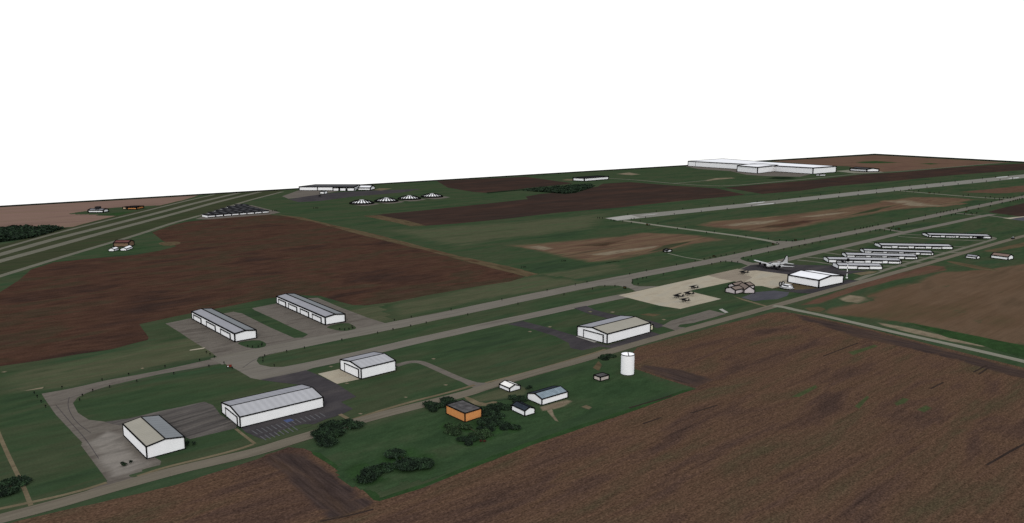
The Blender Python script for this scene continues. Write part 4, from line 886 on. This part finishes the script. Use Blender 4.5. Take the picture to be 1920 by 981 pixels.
for x, y, lab in ((978, 502.6, 'row of small dark approach lamp boxes in the grass, lower left one of two rows'), (1053.5, 490.6, 'row of small dark approach lamp boxes beside the stubble field'),
                  (511, 396.6, 'row of small dark approach lamp boxes right of the storage units'), (588, 391.6, 'row of small dark approach lamp boxes in the grass left of the pavilions')):
    b = g(x, y); t = thing('approach_lamp_row', b, .2, lab, 'lamp row', 'approach lamp rows'); s = b.length/520
    bm = bmesh.new(); box(bm, -.15*s, .15*s, -.15*s, .15*s, 0, 1.1*s); meshobj('post', fixn(bm), BLACK, t)
    for k in (1.3, 2.1, 2.8):
        bm = bmesh.new(); box(bm, (k-.22)*s, (k+.22)*s, -.2*s, .2*s, .5*s, 1.0*s); box(bm, (k-.05)*s, (k+.05)*s, -.05*s, .05*s, 0, .5*s); meshobj('lamp_box', fixn(bm), BLACK, t)

# ---------------------------------------------------------------- edge lights
PT = []
def add(ox, oy, sc, pts, cls): PT.extend((ox+x/sc, oy+y/sc, cls) for x, y in pts)
M, R_, X_ = 'taxi', 'runway', 'cross'
add(0, 560, 4.785, [(309, 850), (335, 882), (370, 928), (410, 972), (557, 800), (917, 732), (1155, 682), (1481, 613), (1791, 555), (1852, 485), (1885, 503), (715, 912), (740, 870), (833, 828), (985, 793), (1228, 742), (1560, 675), (1875, 608)], M)
add(300, 520, 3.056, [(265, 432), (285, 443), (312, 459), (226, 477), (29, 513), (80, 552), (281, 512), (367, 493), (415, 523), (503, 398), (530, 401), (563, 400), (583, 392), (585, 383), (600, 451), (590, 467), (590, 484), (655, 508), (726, 426), (828, 405), (1042, 360), (1247, 320), (1335, 300), (1437, 280), (1030, 299), (1058, 302), (1083, 299), (1100, 283), (1105, 293), (1343, 247), (1440, 229)], M)
add(640, 480, 5.98, [(597, 727), (787, 689), (1231, 603), (1801, 491), (8, 944), (408, 867), (580, 829), (775, 790), (952, 752), (1416, 660)], M)
add(860, 440, 5.98, [(486, 731), (992, 627), (1308, 564), (1439, 536), (101, 900), (665, 777), (1181, 674), (1500, 610), (1639, 581), (1752, 580)], M)
add(1040, 460, 4.584, [(177, 342), (277, 318), (645, 248), (788, 219), (1047, 170), (1207, 136), (80, 424), (323, 375), (431, 352), (517, 352), (667, 303), (670, 323), (708, 294), (717, 337), (757, 285), (788, 280), (934, 250), (1188, 196), (1350, 163), (1427, 146), (1335, 112), (1385, 104), (1430, 94)], M)
add(1280, 340, 5.98, [(141, 897), (240, 878), (308, 864), (372, 851), (432, 840), (487, 828), (578, 811), (769, 772), (950, 738), (1228, 675), (1368, 657), (1539, 622), (1772, 574), (1711, 646), (1541, 681), (1452, 700), (1380, 714), (1361, 717), (1306, 732), (1220, 747), (1134, 766), (959, 800), (769, 842), (733, 889), (678, 862), (617, 911), (550, 905), (483, 904), (425, 908), (326, 931), (115, 972)], M)
add(1280, 340, 5.98, [(1057, 695), (1077, 707), (1087, 664), (1161, 673), (960, 648), (709, 616), (619, 632), (355, 566), (267, 580), (28, 521)], X_)
add(1280, 340, 5.98, [(297, 282), (572, 256), (834, 230), (1079, 205), (1316, 178), (1545, 154), (1760, 132), (208, 341), (498, 312), (774, 282), (1034, 252), (1280, 228), (1522, 202), (1749, 177), (0, 313)], R_)
add(1600, 340, 5.98, [(60, 110), (257, 93), (445, 74), (633, 50), (807, 36), (975, 18), (1140, 5), (52, 154), (260, 133), (458, 110), (825, 72), (1004, 54), (1174, 36), (1333, 17), (1490, 4)], R_)
add(1600, 340, 5.98, [(528, 108), (588, 112), (648, 88), (647, 99), (678, 117), (732, 111), (905, 138), (960, 129), (1232, 163), (1288, 160), (1482, 186), (1535, 180), (1584, 196), (1637, 198), (1684, 190), (1725, 192)], X_)
add(1600, 340, 5.98, [(1762, 190), (1800, 185), (1890, 164), (1890, 200), (1862, 205), (1838, 212), (1816, 217), (1790, 225), (1757, 234), (1667, 249), (1637, 215), (1548, 239), (1535, 280), (1411, 268), (1400, 310), (1272, 298), (1294, 332), (1318, 357), (1383, 361), (1331, 374), (1243, 370), (1166, 321), (1123, 328), (1085, 334), (1048, 340), (1012, 348), (979, 353), (935, 363), (1145, 370), (1101, 380), (974, 403), (807, 388), (790, 442), (621, 425), (595, 482), (424, 462), (447, 511), (276, 492), (216, 505), (185, 512), (152, 519), (113, 526), (81, 531), (18, 545), (33, 598), (187, 566), (250, 553), (297, 552), (349, 553), (415, 556), (430, 536), (476, 544)], M)
add(1680, 270, 6.133, [(1143, 382), (1290, 369), (1340, 398), (993, 398), (1195, 415)], R_)
add(1040, 280, 6.133, [(495, 790), (517, 793), (530, 797), (548, 795), (648, 815), (660, 818), (675, 821), (691, 823), (840, 752), (913, 800), (880, 808), (893, 817), (1045, 787), (1168, 717), (1375, 748)], R_)
add(1040, 280, 6.133, [(783, 833), (882, 848), (983, 829), (1092, 872), (1187, 857), (1411, 917)], X_)
add(1260, 270, 6.133, [(128, 748), (427, 717), (25, 810), (335, 778)], R_)
keep = []
for p in PT:
    if all(abs(p[0]-q[0]) > 2.2 or abs(p[1]-q[1]) > 2.0 for q in keep): keep.append(p)
bm = bmesh.new()
lathe(bm, [(.16, 0), (.16, .06), (.07, .08), (.07, .5), (.2, .52), (.24, .68), (.2, .9), (.08, 1.)], 10)
proto = None
LAB = {M: ('small dark edge light on a stake beside the main taxiway and its links', 'edge lights along the main taxiway'),
       R_: ('small dark edge light on a stake beside the runway', 'edge lights along the runway'),
       X_: ('small dark edge light on a stake beside a narrow cross taxiway', 'edge lights along the cross taxiways')}
for x, y, cls in keep:
    b = g(x, y+1.2)
    if proto is None: proto = meshobj('edge_light', fixn(bm), BLACK); o = proto
    else: o = proto.copy(); C.objects.link(o)
    s = 1.1*(b.length/330)**.7
    o.location = b; o.scale = (s*1.15, s*1.15, s); tag(o, LAB[cls][0], 'edge light', LAB[cls][1])

# ---------------------------------------------------------------- vegetation
def clump(name, cx, cy, rx, ry, h, n, size, mat, parent=None, z0=.3, lobes=7, seed=1):
    rnd = random.Random(seed); L = []
    for k in range(lobes):
        a = rnd.uniform(0, 6.28); q = math.sqrt(rnd.random())*.72
        L.append((q*math.cos(a)*rx, q*math.sin(a)*ry, h*rnd.uniform(.35, .72), rnd.uniform(.28, .5)*min(rx, ry), rnd.uniform(.22, .34)*h))
    V, Fc = [], []
    for i in range(n):
        l = L[i % lobes]; u = Vector((rnd.gauss(0, 1), rnd.gauss(0, 1), rnd.gauss(0, 1))).normalized(); r = rnd.random()**.35*rnd.uniform(.85, 1.2)
        p = Vector((cx+l[0]+u.x*l[3]*r, cy+l[1]+u.y*l[3]*r, max(z0, l[2]+u.z*l[4]*r)))
        s = size*rnd.uniform(.5, 1.3); a = Vector((rnd.gauss(0, 1), rnd.gauss(0, 1), rnd.gauss(0, .6))).normalized()*s
        b = a.cross(Vector((rnd.gauss(0, 1), rnd.gauss(0, 1), rnd.gauss(0, 1)))).normalized()*s*.7
        k = len(V); V += [p-a, p-b, p+a, p+b]; Fc.append((k, k+1, k+2, k+3))
    me = bpy.data.meshes.new(name); me.from_pydata(V, [], Fc); me.materials.append(mat)
    o = bpy.data.objects.new(name, me); C.objects.link(o)
    if parent: o.parent = parent
    return o, L
def tree(x, y, rx, ry, h, lab, n=1500, size=.45, mat=LEAF, seed=1, rot=TH):
    rx *= 1.08; ry *= 2.25; h *= .33; n = int(n*1.9)
    if (x, y) in ((693, 888), (765, 866), (858, 806), (893, 812), (950, 800), (878, 826), (925, 790), (912, 801), (912, 775)): soft([proj(g(x, y)+Vector((rx*1.25*math.cos(a*.7854)*math.cos(TH)-ry*1.5*math.sin(a*.7854)*math.sin(TH), rx*1.25*math.cos(a*.7854)*math.sin(TH)+ry*1.5*math.sin(a*.7854)*math.cos(TH), 0))) for a in range(8)], DARKGRASS_SHADE, 'dark_grass_and_shade', .7, 16, LAWN if x > 600 else GRASS)  # dark patch under the crown, tree shade put into the ground colour
    b = g(x, y); t = thing('broadleaf_tree', b, rot, lab, 'tree', 'broadleaf trees round the farm')
    o, L = clump('crown', 0, 0, rx, ry, h, n, size, mat, t, seed=seed)
    bm = bmesh.new(); lathe(bm, [(.35, 0), (.22, h*.3), (.12, h*.55)], 8)
    for l in L: beam(bm, (0, 0, h*.25), (l[0], l[1], l[2]), .12)
    meshobj('trunk', fixn(bm), BARK, t)
T = [(608, 822, 8, 3.6, 4.5, 'dark spreading tree by the road below the long hangar, left part of its grove'), (640, 803, 7, 3.5, 4.5, 'dark tree over the road, also standing in for its shadow, beside the long hangar car park'),  # crown over the road also stands in for tree shadow on it
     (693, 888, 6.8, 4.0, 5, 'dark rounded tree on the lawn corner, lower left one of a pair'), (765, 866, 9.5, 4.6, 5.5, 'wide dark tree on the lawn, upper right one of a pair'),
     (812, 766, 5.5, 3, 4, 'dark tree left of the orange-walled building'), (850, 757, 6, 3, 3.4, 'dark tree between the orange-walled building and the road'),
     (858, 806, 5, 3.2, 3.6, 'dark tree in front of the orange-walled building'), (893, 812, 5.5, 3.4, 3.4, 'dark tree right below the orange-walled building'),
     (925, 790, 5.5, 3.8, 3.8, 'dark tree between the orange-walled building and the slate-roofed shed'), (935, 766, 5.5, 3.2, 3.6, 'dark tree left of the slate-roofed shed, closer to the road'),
     (950, 800, 4.6, 2.6, 3, 'low dark tree below the slate-roofed shed'), (1140, 671, 5.5, 2.0, 2.4, 'low dark foliage standing in for a shadow patch at the roadside left of the silo'), (970, 752, 4.2, 2.4, 3.6, 'dark tree between the white-roofed shed and the barn'),  # clump left of the silo added in place of a shadow patch
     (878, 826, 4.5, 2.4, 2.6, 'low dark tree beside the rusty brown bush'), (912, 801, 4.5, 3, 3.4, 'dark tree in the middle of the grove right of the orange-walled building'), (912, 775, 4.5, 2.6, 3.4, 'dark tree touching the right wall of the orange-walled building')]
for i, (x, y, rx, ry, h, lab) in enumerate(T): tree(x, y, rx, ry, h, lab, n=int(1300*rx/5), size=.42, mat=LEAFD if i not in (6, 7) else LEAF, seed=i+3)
tree(12, 918, 6, 3, 4.5, 'dark tree at the lower left edge of the picture', seed=41, mat=LEAFD, n=1500, size=.42)
for x, y, r, h, lab in ((236, 872, 1.9, 1.6, 'small dark bush on the paving beside the nearest hangar'), (356, 835, 1.7, 2.2, 'small dark bush at the gable of the nearest hangar'), (903, 829, 1.2, .8, 'small rusty brown bush alone on the lawn'), (991, 729, 1.8, 1.4, 'small dark bush beside the white-roofed shed')):
    b = g(x, y); o, L = clump('bush', 0, 0, r*1.4, r, h, 420, .22, LEAFD, None, .05, 4, int(x)); o.location = b; tag(o, lab, 'bush')
    if x == 903: o.data.materials[0] = plain('rust_leaves', (.05, .02, .015))
def thicket(name, polypx, n, size, h, lab, seed):
    rnd = random.Random(seed); w = [g(*p) for p in polypx]; xs = [p.x for p in w]; ys = [p.y for p in w]
    def inside(x, y):
        c = False
        for i in range(len(w)):
            a, b = w[i], w[i-1]
            if (a.y > y) != (b.y > y) and x < (b.x-a.x)*(y-a.y)/(b.y-a.y)+a.x: c = not c
        return c
    V, Fc, k = [], [], 0
    while k < n:
        x, y = rnd.uniform(min(xs), max(xs)), rnd.uniform(min(ys), max(ys))
        if not inside(x, y): continue
        k += 1; hh = h*(.55+.6*mnoise(Vector((x/14, y/14, 0)))); z = max(.3, hh*math.sqrt(rnd.random())+rnd.uniform(-.4, .4))
        p = Vector((x, y, z)); s = size*rnd.uniform(.6, 1.4)
        a = Vector((rnd.gauss(0, 1), rnd.gauss(0, 1), rnd.gauss(0, .7))).normalized()*s; b = a.cross(Vector((rnd.gauss(0, 1), rnd.gauss(0, 1), rnd.gauss(0, 1)))).normalized()*s*.7
        j = len(V); V += [p-a, p-b, p+a, p+b]; Fc.append((j, j+1, j+2, j+3))
    me = bpy.data.meshes.new(name); me.from_pydata(V, [], Fc); me.materials.append(LEAFD)
    o = bpy.data.objects.new(name, me); C.objects.link(o); tag(o, lab, 'woodland', kind='stuff')
thicket('woodland', [(-80, 432), (0, 429), (90, 428), (118, 429), (95, 437), (60, 447), (0, 454), (-80, 467)], 9000, 1.6, 6, 'dark wood beyond the highway at the left edge', 5)
thicket('woodland', [(980, 358), (1060, 363.5), (1080, 361), (1108, 352.5), (1112, 348.5), (1085, 348.5), (990, 356.5)], 5000, 2.4, 5, 'dark wood strip between the far brown fields', 6)

# ---------------------------------------------------------------- sky, sun, camera
w = bpy.data.worlds.new('World'); bpy.context.scene.world = w; w.use_nodes = True; nt = w.node_tree; nt.nodes.clear()
SUN_EL, SUN_AZ = math.radians(36), math.radians(180)      # the sun stands behind the camera
sk = nt.nodes.new('ShaderNodeTexSky'); sk.sky_type = 'NISHITA'; sk.sun_disc = False; sk.sun_elevation = SUN_EL; sk.sun_rotation = SUN_AZ
bg = nt.nodes.new('ShaderNodeBackground'); bg.inputs[1].default_value = .05; nt.links.new(sk.outputs[0], bg.inputs[0])
b2 = nt.nodes.new('ShaderNodeBackground'); b2.inputs[0].default_value = (1, 1, 1, 1); b2.inputs[1].default_value = 1.0     # bright overcast cloud
ad = nt.nodes.new('ShaderNodeAddShader'); out = nt.nodes.new('ShaderNodeOutputWorld')
nt.links.new(bg.outputs[0], ad.inputs[0]); nt.links.new(b2.outputs[0], ad.inputs[1]); nt.links.new(ad.outputs[0], out.inputs[0])
sl = bpy.data.lights.new('sun', 'SUN'); sl.energy = 1.3; sl.angle = math.radians(10); sl.color = (1, .97, .93)
so = bpy.data.objects.new('sun', sl); C.objects.link(so); so.rotation_euler = (math.pi/2-SUN_EL, 0, 0); so.location = (0, -100, 200)
cam = bpy.data.cameras.new('camera'); co = bpy.data.objects.new('camera', cam); C.objects.link(co)
cam.sensor_width = 36; cam.lens = F/1920*36; cam.clip_start = 1; cam.clip_end = 20000
co.location = (0, 0, H); co.rotation_euler = (math.pi/2-PITCH, 0, 0)
sc = bpy.context.scene; sc.camera = co
sc.view_settings.view_transform = 'Standard'; sc.view_settings.look = 'None'; sc.view_settings.exposure = 0; sc.view_settings.gamma = 1
sc.cycles.max_bounces = 4; sc.cycles.use_denoising = True
